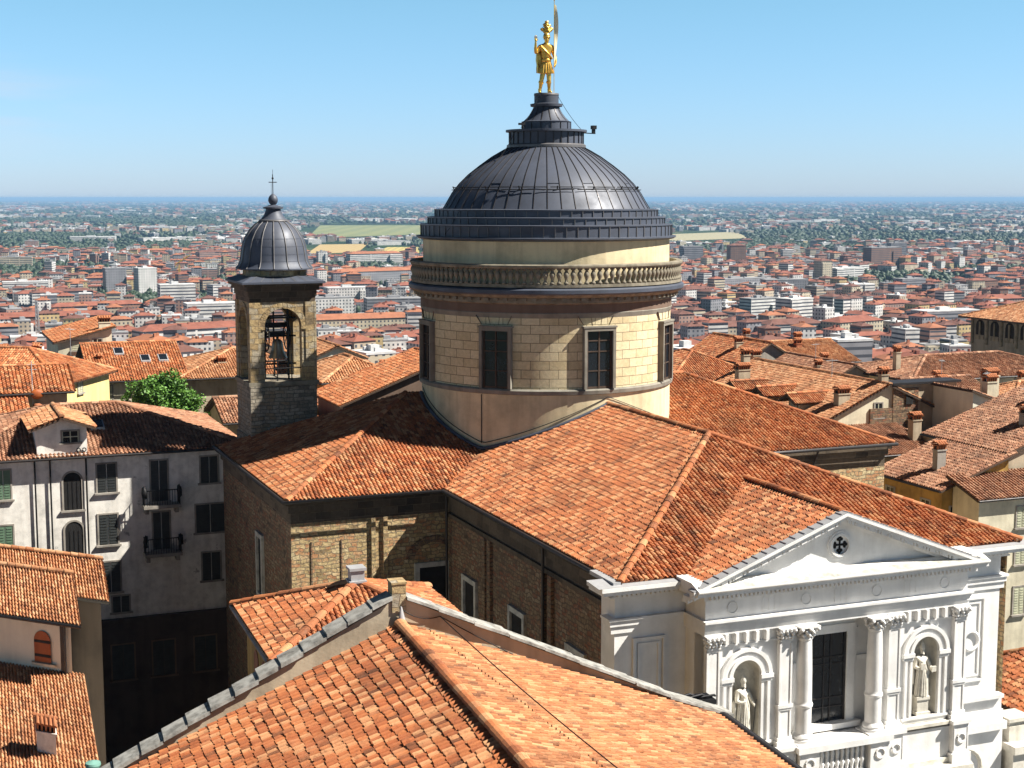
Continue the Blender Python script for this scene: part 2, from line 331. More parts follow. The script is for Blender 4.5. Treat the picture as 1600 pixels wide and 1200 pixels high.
# ------------------------------------------------------------------ roof tiles: every tile a barrel with a channel beside it
PROF = [(0, 0), (.09, .62), (.30, 1.0), (.52, .62), (.61, 0), (.80, -.18), (1.0, 0)]
PROF_LO = [(0, 0), (.16, .9), (.46, .9), (.61, 0), (1.0, 0)]
def clip(pts, planes):
    for a, b, c in planes:
        out = []
        for i in range(len(pts)):
            p, q = pts[i], pts[(i + 1) % len(pts)]
            dp, dq = a * p[0] + b * p[1] - c, a * q[0] + b * q[1] - c
            if dp >= 0: out.append(p)
            if (dp >= 0) != (dq >= 0):
                t = dp / (dp - dq); out.append(tuple(p[k] + t * (q[k] - p[k]) for k in range(3)))
        pts = out
        if len(pts) < 3: return []
    return pts
_seed = [0]
def tiles(mb, poly, w=.185, c=.26, h=None, m=0, lo=False, base_m=None, thick=.14, jit=1.0):
    if h is None: h = w * .36
    js = w / .22
    _seed[0] += 1; rnd = random.Random(_seed[0]); so = _seed[0] * 131.0
    P = [Vector(p) for p in poly]
    n = Vector((0, 0, 0))
    for i in range(len(P)):
        a, b = P[i], P[(i + 1) % len(P)]; n += a.cross(b)
    n.normalize()
    if n.z < 0: n = -n
    e = Vector((-n.y, n.x, 0)).normalized(); up = n.cross(e).normalized()
    if up.z < 0: up = -up; e = -e
    o = P[0]
    Q = [((p - o).dot(e), (p - o).dot(up)) for p in P]
    ar = sum(Q[i][0] * Q[(i + 1) % len(Q)][1] - Q[(i + 1) % len(Q)][0] * Q[i][1] for i in range(len(Q)))
    if ar < 0: Q = Q[::-1]; P = P[::-1]
    planes = []
    for i in range(len(Q)):
        p, q = Q[i], Q[(i + 1) % len(Q)]; a, b = -(q[1] - p[1]), q[0] - p[0]; L = math.hypot(a, b)
        if L > 1e-6: planes.append((a / L, b / L, (a * p[0] + b * p[1]) / L))
    e0, e1 = min(q[0] for q in Q), max(q[0] for q in Q); u0, u1 = min(q[1] for q in Q), max(q[1] for q in Q)
    prof = PROF_LO if lo else PROF
    def W(q): return tuple(o + e * q[0] + up * q[1] + n * q[2])
    nc, nr = int((e1 - e0) / w) + 2, int((u1 - u0) / c) + 2
    for i in range(nc):
        x0 = e0 + i * w; colj = rnd.uniform(-.01, .01) * jit
        for j in range(nr):
            v0 = u0 + j * c - .5 * c * 0
            dmin = min(a * x + b * v - k for a, b, k in planes for x in (x0, x0 + w) for v in (v0, v0 + c))
            ins = dmin > .05
            if not ins:
                skip = False
                for a, b, k in planes:
                    if max(a * x + b * v - k for x in (x0 - .02, x0 + w + .02) for v in (v0 - .05, v0 + c + .05)) < 0: skip = True; break
                if skip: continue
            sg_ = noise.noise(Vector((x0 * .35 + so, v0 * .35, 0))); lift = (.028 + rnd.uniform(0, .024) + (rnd.random() < .025) * .03) * jit * js + .012 * sg_; sk = rnd.uniform(-.012, .012) * jit * js; dv = rnd.uniform(-.03, .03) * jit * js + .035 * noise.noise(Vector((x0 * .8, v0 * .15, so))); hh = h * rnd.uniform(.85, 1.1)
            uv = (so + i + .5, j + .5)
            va, vb = v0 - .02 + dv, v0 + c + .03
            for (ta, ha), (tb, hb) in zip(prof[:-1], prof[1:]):
                xa, xb = x0 + ta * w + colj, x0 + tb * w + colj
                q = [(xa + sk, va, ha * hh + lift), (xb + sk, va, hb * hh + lift), (xb, vb, hb * hh * .86 + .002), (xa, vb, ha * hh * .86 + .002)]
                if not ins: q = clip(q, planes)
                if q: mb.poly([W(t) for t in q], m, uv)
            if ins or all(a * (x0 + .3 * w) + b * va - k > -.03 for a, b, k in planes):
                cap = [(x0 + t * w + colj + sk, va, hq * hh + lift) for t, hq in prof if t < .62] + [(x0 + .61 * w + colj + sk, va, -.03), (x0 + colj + sk, va, -.03)]
                mb.poly([W(t) for t in cap], m, uv)
    bm_ = m if base_m is None else base_m
    mb.poly([tuple(p - n * .025) for p in P], m, (so + .5, .5))
    low = [tuple(p - n * thick) for p in P]
    mb.poly(low[::-1], bm_)
    for i in range(len(P)):
        j = (i + 1) % len(P); mb.poly([tuple(P[i] - n * .025), low[i], low[j], tuple(P[j] - n * .025)], bm_)

def ridge(mb, a, b, r=.15, L=.42, m=0, rnd=random):
    """line of half-round ridge tiles, each overlapping the next"""
    a, b = Vector(a), Vector(b); d = b - a; n = max(1, int(d.length / L)); d.normalize()
    s = d.cross(Vector((0, 0, 1))).normalized(); u = s.cross(d).normalized()
    step = (b - a).length / n
    for i in range(n):
        p, q = a + d * (i * step - .03), a + d * ((i + 1) * step + .03); r1 = r * rnd.uniform(.95, 1.12); r2 = r1 * .84; uv = (rnd.random() * 900, rnd.random())
        k = 6
        A = [tuple(p + s * r1 * math.cos(math.pi * t / k) + u * (r1 * .8 * math.sin(math.pi * t / k) + .03)) for t in range(k + 1)]
        B = [tuple(q + s * r2 * math.cos(math.pi * t / k) + u * (r2 * .8 * math.sin(math.pi * t / k) + .03)) for t in range(k + 1)]
        for t in range(k): mb.poly([A[t], A[t + 1], B[t + 1], B[t]], m, uv)
        mb.poly(A, m, uv)

# ------------------------------------------------------------------ church frame: x along the facade, y away from the piazza
A = R(22.0); DX, DY = 1.69, 75.0
def W2(s, t):
    """church frame (s right, t towards the piazza) to world xy"""
    return DX + s * math.cos(A) + t * math.sin(A), DY + s * math.sin(A) - t * math.cos(A)
# ------------------------------------------------------------------ the cathedral
GZ = -37.0
cath = thing('cathedral', 'stone cathedral with terracotta roofs, white marble portico and dark metal dome', 'cathedral', DX, DY, GZ, A)
ZE, ZR = -12.9, -9.55
def part(mb, name, mats, parent, label=None):
    o = mb.build(name, mats, parent)
    if label: o['label'] = label
    return o
# --- walls of nave, transepts and choir
mb = MB()
def wallrun(mb, pts, z0, z1, m=0):
    for (x0, y0), (x1, y1) in zip(pts[:-1], pts[1:]): mb.poly([(x0, y0, z0), (x1, y1, z0), (x1, y1, z1), (x0, y0, z1)], m)
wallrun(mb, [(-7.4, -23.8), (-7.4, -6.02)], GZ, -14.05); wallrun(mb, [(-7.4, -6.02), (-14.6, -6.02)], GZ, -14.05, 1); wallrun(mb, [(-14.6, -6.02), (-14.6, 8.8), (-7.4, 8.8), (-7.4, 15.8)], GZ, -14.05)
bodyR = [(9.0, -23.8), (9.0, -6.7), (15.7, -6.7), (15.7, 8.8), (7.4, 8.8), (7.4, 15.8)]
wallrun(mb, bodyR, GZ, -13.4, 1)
part(mb, 'wall', ['stone', 'stone_yellow_lit'], cath)
mb = MB()   # cornice band under the eaves: three stepped courses
for off, za, zb_ in ((.0, -14.05, -13.55), (.12, -13.55, -13.2), (.25, -13.2, -12.98)):
    L = [(-7.4 - off, -23.7), (-7.4 - off, -6.02 - off * .8), (-14.6 - off, -6.02 - off * .8), (-14.6 - off, 8.8), (-7.4, 8.8)]
    wallrun(mb, L, za, zb_)
    for (x0, y0), (x1, y1) in zip(L[:-1], L[1:]): pass
    for a, b in zip(L[:-1], L[1:]):
        mb.poly([(a[0], a[1], za), (b[0], b[1], za), (b[0] + .5, b[1] + .5, za), (a[0] + .5, a[1] + .5, za)])
for dz, L0 in ((-.7, lambda o: [(9.0, -23.7), (9.0, -6.9)]), (0, lambda o: [(8.6, -6.7 - o), (15.7 + o, -6.7 - o), (15.7 + o, 8.8), (9, 8.8)])):
    for off, za, zb_ in ((.0, -13.4, -12.8), (.12, -12.8, -12.5), (.25, -12.5, -12.28)):
        L = L0(off); wallrun(mb, L, za + dz, zb_ + dz)
        for a, b in zip(L[:-1], L[1:]):
            mb.poly([(a[0], a[1], za + dz), (b[0], b[1], za + dz), (b[0] - .5, b[1] + .5, za + dz), (a[0] - .5, a[1] + .5, za + dz)])
mb.box(-7.52, -7.38, -23.7, -6.3, -14.2, -14.02)
part(mb, 'eave_cornice', ['darkstone'], cath)
mb = MB()   # pilaster strips on the rough walls
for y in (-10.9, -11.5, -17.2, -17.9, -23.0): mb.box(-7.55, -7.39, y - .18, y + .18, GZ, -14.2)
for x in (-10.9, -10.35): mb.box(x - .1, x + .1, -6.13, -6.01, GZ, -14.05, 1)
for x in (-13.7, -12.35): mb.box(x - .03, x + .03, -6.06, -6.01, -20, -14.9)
part(mb, 'pilaster_strip', ['stone', 'stone_yellow_lit'], cath)
def side_window(s, y, z0, z1, w, face):
    fr = MB(); gl = MB(); t = .22
    for u0, u1, v0, v1 in ((-w / 2 - t, -w / 2, z0 - t, z1 + t), (w / 2, w / 2 + t, z0 - t, z1 + t), (-w / 2, w / 2, z1, z1 + t), (-w / 2, w / 2, z0 - t, z0)):
        if face == 'left': fr.box(s - .14, s + .02, y + u0, y + u1, v0, v1)
        else: fr.box(s + u0, s + u1, y - .14, y + .02, v0, v1)
    if face == 'left': gl.box(s - .03, s + .02, y - w / 2, y + w / 2, z0, z1)
    else: gl.box(s - w / 2, s + w / 2, y - .03, y + .02, z0, z1)
    f = part(fr, 'window', ['wornmarble'], cath); part(gl, 'pane', ['black'], f)
for y in (-9.05, -14.5, -20.2): side_window(-7.4, y, -20.0, -16.6, 1.3, 'left')
side_window(-8.1, -6.02, -20.2, -16.5, 1.35, 'front')
side_window(-14.6, -.0, -18.6, -15.9, .9, 'left')
# arched relieving brick over the transept window
mb = MB()
for k in range(11):
    a0, a1 = math.pi * (k + .08) / 11, math.pi * (k + .92) / 11
    mb.prism([(math.cos(a0) * .95, math.sin(a0) * .95), (math.cos(a0) * 1.35, math.sin(a0) * 1.35), (math.cos(a1) * 1.35, math.sin(a1) * 1.35), (math.cos(a1) * .95, math.sin(a1) * .95)], lambda a, b, d: (-8.1 + a * .95, -6.02 - d, -16.1 + b * .75), -.02, .06)
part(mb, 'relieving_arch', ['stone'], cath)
# --- roofs
def roofpart(name, polys, ridges, mat='tile', w=.185, c=.26, parent=None, lo=False):
    mb = MB()
    for p in polys: tiles(mb, p, w, c, lo=lo, base_m=1)
    for a, b in ridges: ridge(mb, a, b)
    return part(mb, name, [mat, 'wood'], parent or cath)
apex = (.5, -15.7, ZR); cr = (.5, 1.2, ZR)
NL = (-7.7, -24.3, ZE); NR = (9.2, -24.3, ZE); VL = (-7.7, -6.6, ZE); VR = (9.2, -6.6, ZE)
roofpart('nave_roof', [[NL, VL, cr, apex], [NL, apex, NR], [NR, VR, cr, apex]], [(NL, apex), (NR, apex), (apex, (.5, -5.6, ZR))])
TL = (-14.9, -6.6, ZE); TLb = (-14.9, 9.0, ZE); tla = (-7, 1.2, ZR)
roofpart('transept_roof', [[TL, VL, cr, tla], [TL, tla, TLb], [TLb, tla, cr, (-7.7, 9.0, ZE)]], [(TL, tla)])
TR = (16.0, -7.0, -12.2); tra = (8.3, 1.0, -9.2); TRb = (16.0, 9.0, -12.2)
roofpart('transept_roof', [[TR, (7.5, -7.0, -12.2), (0.5, 1.0, -9.2), tra], [TR, tra, TRb], [TRb, tra, (.5, 1, -9.2), (7.7, 9, -12.2)]], [(TR, tra), (tra, (6.1, 1, -9.2))])
roofpart('portico_roof', [[(.3, -25.42, -10.85), (.3, -19.03, -10.85), (-5.35, -24.55, -13.0), (-5.35, -25.42, -13.0)],
                          [(.3, -25.42, -10.85), (.3, -19.03, -10.85), (5.95, -24.55, -13.0), (5.95, -25.42, -13.0)]], [((.3, -25.45, -10.85), (.3, -18.9, -10.8))])
# choir gable beyond the dome
CE, CR = -12.15, -9.6
roofpart('choir_roof', [[(-6.3, 16, CE), (.5, 16, CR), (.5, 22.3, CR), (-6.3, 22.3, CE)], [(7.3, 16, CE), (.5, 16, CR), (.5, 22.3, CR), (7.3, 22.3, CE)]], [((-6.3, 22.3, CE), (.5, 22.3, CR)), ((.5, 16, CR), (.5, 22.3, CR))])
mb = MB()
mb.poly([(-6, 16.3, GZ), (7, 16.3, GZ), (7, 16.3, CE + .02), (.5, 16.3, CR - .15), (-6, 16.3, CE + .02)])
mb.poly([(-6, 22, GZ), (-6, 16.3, GZ), (-6, 16.3, CE), (-6, 22, CE)]); mb.poly([(7, 22, GZ), (7, 16.3, GZ), (7, 16.3, CE), (7, 22, CE)]); mb.poly([(-6, 22, GZ), (7, 22, GZ), (7, 22, CE), (.5, 22, CR - .15), (-6, 22, CE)])
part(mb, 'choir_wall', ['frieze'], cath)
mb = MB()   # eaves gutters and downpipes
mb.tube([(-7.85, -23.6, -12.98), (-7.85, -6.75, -12.95), (-15.05, -6.75, -12.95), (-15.05, 9, -12.95)], .09)
mb.tube([(7.6, -7.15, -12.25), (16.1, -7.15, -12.25), (16.1, 8.9, -12.25)], .09)
mb.tube([(-7.62, -6.52, -13.0), (-7.62, -6.52, -30)], .06); mb.tube([(-7.65, -17.55, -13.0), (-7.65, -17.55, -30)], .06)
mb.tube([(11.5, -7.1, -12.3), (11.35, -6.85, -13.2), (11.1, -6.8, -13.5)], .05)
part(mb, 'gutter', ['gutter'], cath)
mb = MB(); mb.box(-8.0, -7.72, -24.4, -22.5, -13.0, -12.86); part(mb, 'eave_flashing', ['zinc'], cath)

# --- drum
drum = MB(); drum.lathe([(6.2, -13.2), (6.2, -9.05)], 96, m=1); drum.lathe([(6.19, -8.8), (6.19, -5.26)], 96, m=0); drum.lathe([(6.24, -5.26), (6.24, -4.85)], 96, m=2)
drum.lathe([(6.1, -4.1), (6.1, -1.95)], 96, m=1)
drum = part(drum, 'drum', ['drum', 'drumplain', 'frieze'], cath, 'round yellow plaster drum with scored blocks and tall windows')
mb = MB(); mb.lathe([(6.2, -9.07), (6.33, -9.03), (6.36, -8.86), (6.3, -8.8), (6.19, -8.79)], 96); mb.lathe([(6.19, -5.5), (6.26, -5.28), (6.24, -5.25)], 96)
part(mb, 'sill_band', ['frame'], drum)
mb = MB()
mb.lathe([(6.24, -4.86), (6.42, -4.8), (6.42, -4.68)], 96); mb.lathe([(6.42, -4.56), (6.6, -4.54), (6.74, -4.44), (6.78, -4.4)], 96)
mb.lathe([(6.42, -4.68), (6.42, -4.56)], 96, m=0)
for k in range(90):
    a = 2 * math.pi * k / 90; ca, sa = math.cos(a), math.sin(a)
    mb.box(-.1, .1, -6.56, -6.4, -4.69, -4.56, 0, lambda p, ca=ca, sa=sa: (p[0] * ca - p[1] * sa, p[0] * sa + p[1] * ca, p[2]))
mb.lathe([(6.78, -4.4), (6.83, -4.34), (6.83, -4.18), (6.74, -4.12), (6.1, -4.0)], 96, m=1)
part(mb, 'cornice', ['cornst', 'lead'], drum)
mb = MB(); mb.lathe([(6.5, -4.06), (6.7, -4.06), (6.7, -3.92), (6.52, -3.92)], 96); mb.lathe([(6.48, -3.2), (6.72, -3.2), (6.76, -3.14), (6.76, -3.06), (6.7, -3.02), (6.46, -3.02), (6.46, -3.2)], 96)
part(mb, 'parapet_rail', ['cornst'], drum)
prof = [(.06, -3.93), (.115, -3.9), (.115, -3.84), (.07, -3.8), (.06, -3.72), (.1, -3.6), (.135, -3.5), (.12, -3.42), (.07, -3.32), (.06, -3.28), (.11, -3.26), (.11, -3.19)]
mb = MB(); mb.lathe(prof, 10, sharp=False, smooth=True)
b0 = mb.build('baluster', [M['cornst']], drum)
NB = 130; rest = MB(); fst = True
for k in range(NB):
    a = 2 * math.pi * (k + .5) / NB - math.pi; loc = (6.6 * math.sin(a), -6.6 * math.cos(a), 0)
    if abs(a + .38) > 2.28 and abs(a + .38 - 2 * math.pi) > 2.28: rest.lathe(prof, 8, loc[:2], sharp=False)
    elif fst: b0.location = loc; fst = False
    else: copyob(b0, loc, 0)
tag(rest.build('far_balusters', [M['cornst']], drum), kind='stuff')
def drum_window():
    fr = MB(); z0, z1, hw = -8.78, -5.95, .8
    outer = lambda a, b, d: (a, -6.14 - d, b)
    for x0, x1, za, zb_ in ((-hw, -hw + .14, z0, z1), (hw - .14, hw, z0, z1), (-hw + .14, hw - .14, z1 - .15, z1)):
        fr.box(x0, x1, -6.4, -6.0, za, zb_)
    fr.box(-hw - .05, hw + .05, -6.43, -6.0, z1, z1 + .08)
    f = fr.build('window', [M['frame']], drum)
    g = MB(); g.box(-hw + .14, hw - .14, -6.22, -6.0, z0, z1 - .15); p = g.build('pane', [M['glass']], f)
    b = MB(); b.box(-hw + .16, -hw + .24, -6.26, -6.215, z0, z1 - .17); b.box(hw - .24, hw - .16, -6.26, -6.215, z0, z1 - .17); b.box(-.035, .035, -6.26, -6.215, z0, z1 - .17)
    for zz in (-7.95, -7.05, -6.55): b.box(-hw + .24, hw - .24, -6.25, -6.215, zz - .025, zz + .025)
    b.box(-hw + .24, hw - .24, -6.24, -6.215, z0, z0 + .1)
    q = b.build('sash', [M['wood']], f)
    v = MB()   # splayed joint lines of the flat arch above
    for t in (-.75, -.3, .12, .55): v.box(t * 1.0 - .006, t * 1.0 + .006, -6.2, -6.1, z1 + .12, z1 + .55, 0, lambda p: (p[0] * (1 + (p[2] + 5.83) * .9), p[1], p[2]))
    w_ = v.build('flat_arch', [M['frieze']], f)
    return f
w0 = drum_window(); w0.rotation_euler = (0, 0, 0)
for k in range(1, 8):
    c = copyob(w0, (0, 0, 0), R(45 * k))
    for ch in w0.children: copyob(ch, (0, 0, 0), 0, c)
mb = MB()  # downpipe and lightning cable on the drum foot
for pts in ([(6.24 * math.sin(R(-52)), -6.24 * math.cos(R(-52)), z) for z in (-9.1, -11.4)],): mb.tube(pts, .02)
pts = []
for k in range(60):
    a = R(-100 + 140 * k / 59); z = -10.25 - .75 * abs(math.cos((a - R(-4)) * 2)) * 0 
    x, y = 6.24 * math.sin(a), -6.24 * math.cos(a)
    zn = -12.9 + (x + 7.7) * .4085 if x > -7.7 else -12.9
    zt = -12.9 + (-6.6 - y) * -.4295 if True else 0
    zt = ZE + (6.6 + y) * .4295
    pts.append((x, y, max(zn if x < .5 else ZR - (x - .5) * .385, zt if x < 0 else -99) + .35))
mb.tube(pts, .018)
part(mb, 'cable', ['iron'], drum)
mb = MB()  # lead flashing where drum meets roof
pts2 = [(p[0] * 1.015, p[1] * 1.015, p[2] - .27) for p in pts]
mb.tube(pts2, .09, 5); part(mb, 'flashing', ['lead'], drum)

# --- dome
mb = MB()
dp = [(5.12, -.56), (4.9, -.2), (4.66, .22), (4.3, .68), (3.85, 1.12), (3.3, 1.55), (2.7, 1.98), (2.2, 2.27), (1.85, 2.46)]
mb.lathe(dp, 96, sharp=False)
for k in range(48):
    a = 2 * math.pi * k / 48; ca, sa = math.cos(a), math.sin(a)
    for (r0, z0), (r1, z1) in zip(dp[:-1], dp[1:]):
        pr = [(-.013, 0), (-.013, .03), (.013, .03), (.013, 0)]
        L = math.hypot(r1 - r0, z1 - z0); nx, nz = (z1 - z0) / L, (r0 - r1) / L
        def P_(u, h, r, z): x = u; y = -(r + nx * h); return (x * ca - y * sa, x * sa + y * ca, z + nz * h)
        for (ua, ha), (ub, hb) in zip(pr[:-1], pr[1:]): mb.poly([P_(ua, ha, r0, z0), P_(ub, hb, r0, z0), P_(ub, hb, r1, z1), P_(ua, ha, r1, z1)], 1)
rr = random.Random(3)
for k in range(0, 48, 5):   # cross welts of the sheets
    a = 2 * math.pi * (k + .5) / 48; i = rr.choice((2, 3, 4, 5)); r, z = dp[i]; w_ = r * math.pi / 48 * .92
    mb.box(-w_, w_, -r - .03, -r + .02, z - .007, z + .007, 0, lambda p, a=a: (p[0] * math.cos(a) - p[1] * math.sin(a), p[0] * math.sin(a) + p[1] * math.cos(a), p[2]))
dome = part(mb, 'dome', ['lead', 'gutter'], cath, 'ribbed dark grey metal dome')
for r1, r0, za, zb_ in ((6.2, 5.84, -1.84, -1.27), (5.84, 5.5, -1.27, -.92), (5.5, 5.1, -.92, -.55)):
    mb = MB(); mb.lathe([(r1, za), (r1, zb_ - .06)], 96); mb.lathe([(r1, zb_ - .06), (r1 + .05, zb_ - .05), (r1 + .05, zb_), (r0 - .05, zb_ + .03)], 96)
    n = int(r1 * 12)
    for k in range(n):
        a = 2 * math.pi * k / n
        mb.box(-.016, .016, -r1 - .035, -r1 + .01, za, zb_ - .05, 1, lambda p, a=a: (p[0] * math.cos(a) - p[1] * math.sin(a), p[0] * math.sin(a) + p[1] * math.cos(a), p[2]))
    part(mb, 'stepped_ring', ['lead', 'leadlight'], dome)
mb = MB(); mb.lathe([(6.1, -2.0), (6.28, -1.98), (6.42, -1.9), (6.42, -1.84), (6.1, -1.8)], 96); part(mb, 'eave_ring', ['lead'], dome)
mb = MB()
mb.lathe([(1.95, 2.44), (1.95, 2.56), (1.86, 2.62)], 48, m=1); mb.lathe([(1.82, 2.6), (1.82, 3.18)], 48); mb.lathe([(1.82, 3.18), (2.0, 3.2), (2.0, 3.3), (1.2, 3.34)], 48)
mb.lathe([(1.2, 3.3), (1.2, 3.66), (1.24, 3.7), (1.12, 3.74)], 40)
mb.lathe([(1.12, 3.74), (.95, 3.9), (.78, 4.12), (.68, 4.3), (.64, 4.42)], 40, sharp=False)
mb.lathe([(.64, 4.42), (.78, 4.44), (.8, 4.56), (.6, 4.6)], 40); mb.lathe([(.6, 4.58), (.6, 4.95), (.62, 5.0)], 40); mb.lathe([(.62, 5.0), (.6, 5.08), (.0, 5.1)], 40, m=1)
for k in range(30):
    a = 2 * math.pi * k / 30; rot = lambda p, a=a: (p[0] * math.cos(a) - p[1] * math.sin(a), p[0] * math.sin(a) + p[1] * math.cos(a), p[2])
    mb.box(-.015, .015, -1.86, -1.8, 2.62, 3.18, 2, rot)
    if k % 2: mb.box(-.012, .012, -1.23, -1.18, 3.34, 3.66, 2, rot)
    if k % 2:
        for (r0, z0), (r1, z1) in zip([(1.13, 3.74), (.96, 3.9), (.79, 4.12), (.69, 4.3)], [(.96, 3.9), (.79, 4.12), (.69, 4.3), (.65, 4.42)]):
            mb.poly([rot((-.02, -r0 - .02, z0)), rot((.02, -r0 - .02, z0)), rot((.02, -r1 - .02, z1)), rot((-.02, -r1 - .02, z1))], 2)
lan = part(mb, 'lantern_base', ['lead', 'leadlight', 'gutter'], dome)
mb = MB()
for k in range(16):
    a = 2 * math.pi * k / 16 + .1
    for dz in (0, .12):
        r = 4.55 - dz * .9; zz = .38 + dz
        p = [((r + .12) * math.sin(a + t), -(r + .12) * math.cos(a + t), zz) for t in (-.19 + dz, 0, .17 + dz)]
        mb.tube(p, .02, 4)
    mb.tube([(4.5 * math.sin(a), -4.5 * math.cos(a), .3), (4.62 * math.sin(a), -4.62 * math.cos(a), .55)], .03, 4)
part(mb, 'snow_guard', ['iron'], dome)
mb = MB(); mb.tube([(1.9 * .93, 1.9 * .37, 3.25), (3.15 * .93, 3.15 * .37 - .6, 3.2)], .025, 5); mb.box(2.78, 2.9, .5, .7, 3.2, 3.55); mb.box(2.72, 2.95, .45, .7, 3.42, 3.6)
part(mb, 'bracket_arm', ['iron'], dome)
mb = MB(); mb.tube([(-1.5, -.6, 3.3), (-1.5, -.6, 3.62)], .05, 5); mb.box(-1.7, -1.4, -.65, -.5, 3.5, 3.6); part(mb, 'floodlight', ['iron'], dome)
mb = MB()
def sag(a, b, s, n=10): return [tuple(a[k] + (b[k] - a[k]) * t / n - (s * 4 * (t / n) * (1 - t / n) if k == 2 else 0) for k in range(3)) for t in range(n + 1)]
mb.tube(sag((-.5, -.3, 4.95), (-1.7, -.8, 3.35), .12), .012, 4); part(mb, 'cable', ['iron'], dome); mb = MB()
mb.tube(sag((-1.9, -.6, 3.2), (-3.3, -1.2, 1.6), .2), .012, 4); part(mb, 'cable', ['iron'], dome); mb = MB()
mb.tube(sag((-4.7, -1.6, .3), (-6.1, -2.2, -1.7), .15), .012, 4); part(mb, 'cable', ['iron'], dome); mb = MB()
mb.tube(sag((.4, -.4, 5.0), (1.75, -.4, 3.3), .12), .012, 4); part(mb, 'cable', ['iron'], dome); mb = MB()


# --- marble facade
S0 = .42
FY = -25.3
fb = MB()
def archnotch(c, hw, zb_, zs, x0, x1, z0, z1, n=16):
    """panel x0..x1, z0..z1 with an arched opening from zb_ up, as one outline"""
    pts = [(x0, z0)]
    if zb_ > z0: pts = [(x0, z0)]
    pts += [(c - hw, z0)] + [(c - hw * math.cos(math.pi * k / n), zs + hw * math.sin(math.pi * k / n)) for k in range(n + 1)] + [(c + hw, z0), (x1, z0), (x1, z1), (x0, z1)]
    return pts
xfF = lambda a, b, d: (a, FY + d, b)
PT, PB = -14.75, -19.0
for sg in (-1, 1):
    c = S0 + sg * 3.75; xa, xb = sorted((S0 + sg * 5.4, S0 + sg * 1.98))
    fb.prism(archnotch(c, .56, -18.75, -16.36, xa, xb, -18.8, PT), xfF, 0, .7)
    fb.box(xa, xb, FY - .0, FY + .7, PB, -18.8)
    # niche: half round shell and half dome
    n = 14; rows = []
    for z in (-18.8, -16.36): rows.append([(c - .56 * math.cos(math.pi * k / n), FY + .05 + .62 * math.sin(math.pi * k / n), z) for k in range(n + 1)])
    fb.grid(rows, 1, None, True)
    rows = []
    for j in range(9):
        el = math.pi / 2 * j / 8
        rows.append([(c - .56 * math.cos(math.pi * k / n) * math.cos(el), FY + .05 + .62 * math.sin(math.pi * k / n) * math.cos(el) * (1 + .03 * (k % 2)), -16.36 + .56 * math.sin(el)) for k in range(n + 1)])
    fb.grid(rows, 1, None, True)
    fb.poly([(c - .56, FY, -18.8), (c + .56, FY, -18.8), (c + .56, FY + .7, -18.8), (c - .56, FY + .7, -18.8)], 0)
# sides, back wall of the recess, soffit, core
fb.box(S0 - 5.4, S0 - 5.1, FY + .001, -23.6, GZ, PT); fb.box(S0 + 5.1, S0 + 5.4, FY + .001, -23.6, GZ, PT)
fb.box(S0 - 1.98, S0 + 1.98, -24.55, -24.3, PB, PT); fb.box(S0 - 1.98, S0 - 1.9, FY + .01, -24.55, PB, PT); fb.box(S0 + 1.9, S0 + 1.98, FY + .01, -24.55, PB, PT)
fb.box(S0 - 1.98, S0 + 1.98, -26.0, -24.3, PB - .25, PB - .02)
fb.box(S0 - 5.4, S0 + 5.4, -25.5, -24.2, GZ, PB - .25)
# wings
for sg in (-1, 1):
    xa, xb = sorted((S0 + sg * 5.3, S0 + sg * 8.15)); fb.box(xa, xb, -23.95, -22.9, GZ, -13.3)
    xa, xb = sorted((S0 + sg * 5.3, S0 + sg * 8.35)); fb.box(xa, xb, -24.2, -23.9, GZ, -19.5); fb.box(xa, xb, -24.08, -23.9, -19.5, -18.9)
fac = part(fb, 'facade', ['marble', 'marble_warm'], cath, 'white marble facade with pediment, columns and statue niches')
# mouldings of niches
for sg in (-1, 1):
    mb = MB(); c = S0 + sg * 3.75; n = 20
    for ra, rb, d in ((.56, .7, .10), (.70, .86, .05), (.86, 1.0, .12)):
        out = [(c - rb * math.cos(math.pi * k / n), -16.36 + rb * math.sin(math.pi * k / n)) for k in range(n + 1)] + [(c + ra * math.cos(math.pi * k / n), -16.36 + ra * math.sin(math.pi * k / n)) for k in range(n + 1)]
        mb.prism(out, lambda a, b, dd: (a, FY - dd, b), -.02, d)
    for e in (-1, 1):
        x0, x1 = sorted((c + e * .54, c + e * 1.03)); mb.box(x0, x1, FY - .15, FY + .02, -16.5, -16.36); mb.box(*sorted((c + e * .56, c + e * .99)), FY - .1, FY + .02, -16.62, -16.5)
        mb.box(*sorted((c + e * .58, c + e * .68)), FY - .07, FY + .02, -18.8, -16.62); mb.box(*sorted((c + e * .82, c + e * .93)), FY - .09, FY + .02, -18.8, -16.62)
    mb.box(c - 1.0, c + 1.0, FY - .12, FY + .02, -18.86, -18.78); mb.box(c - .95, c + .95, FY - .07, FY + .02, -19.0, -18.86)
    mb.box(c - 1.22, c + 1.22, FY - .08, FY + .02, -15.22, -15.16)
    for k in range(5): mb.box(c - .95 + k * .4, c - .83 + k * .4, FY - .22, FY + .02, -15.12, -14.77)
    part(mb, 'niche', ['marble'], fac)
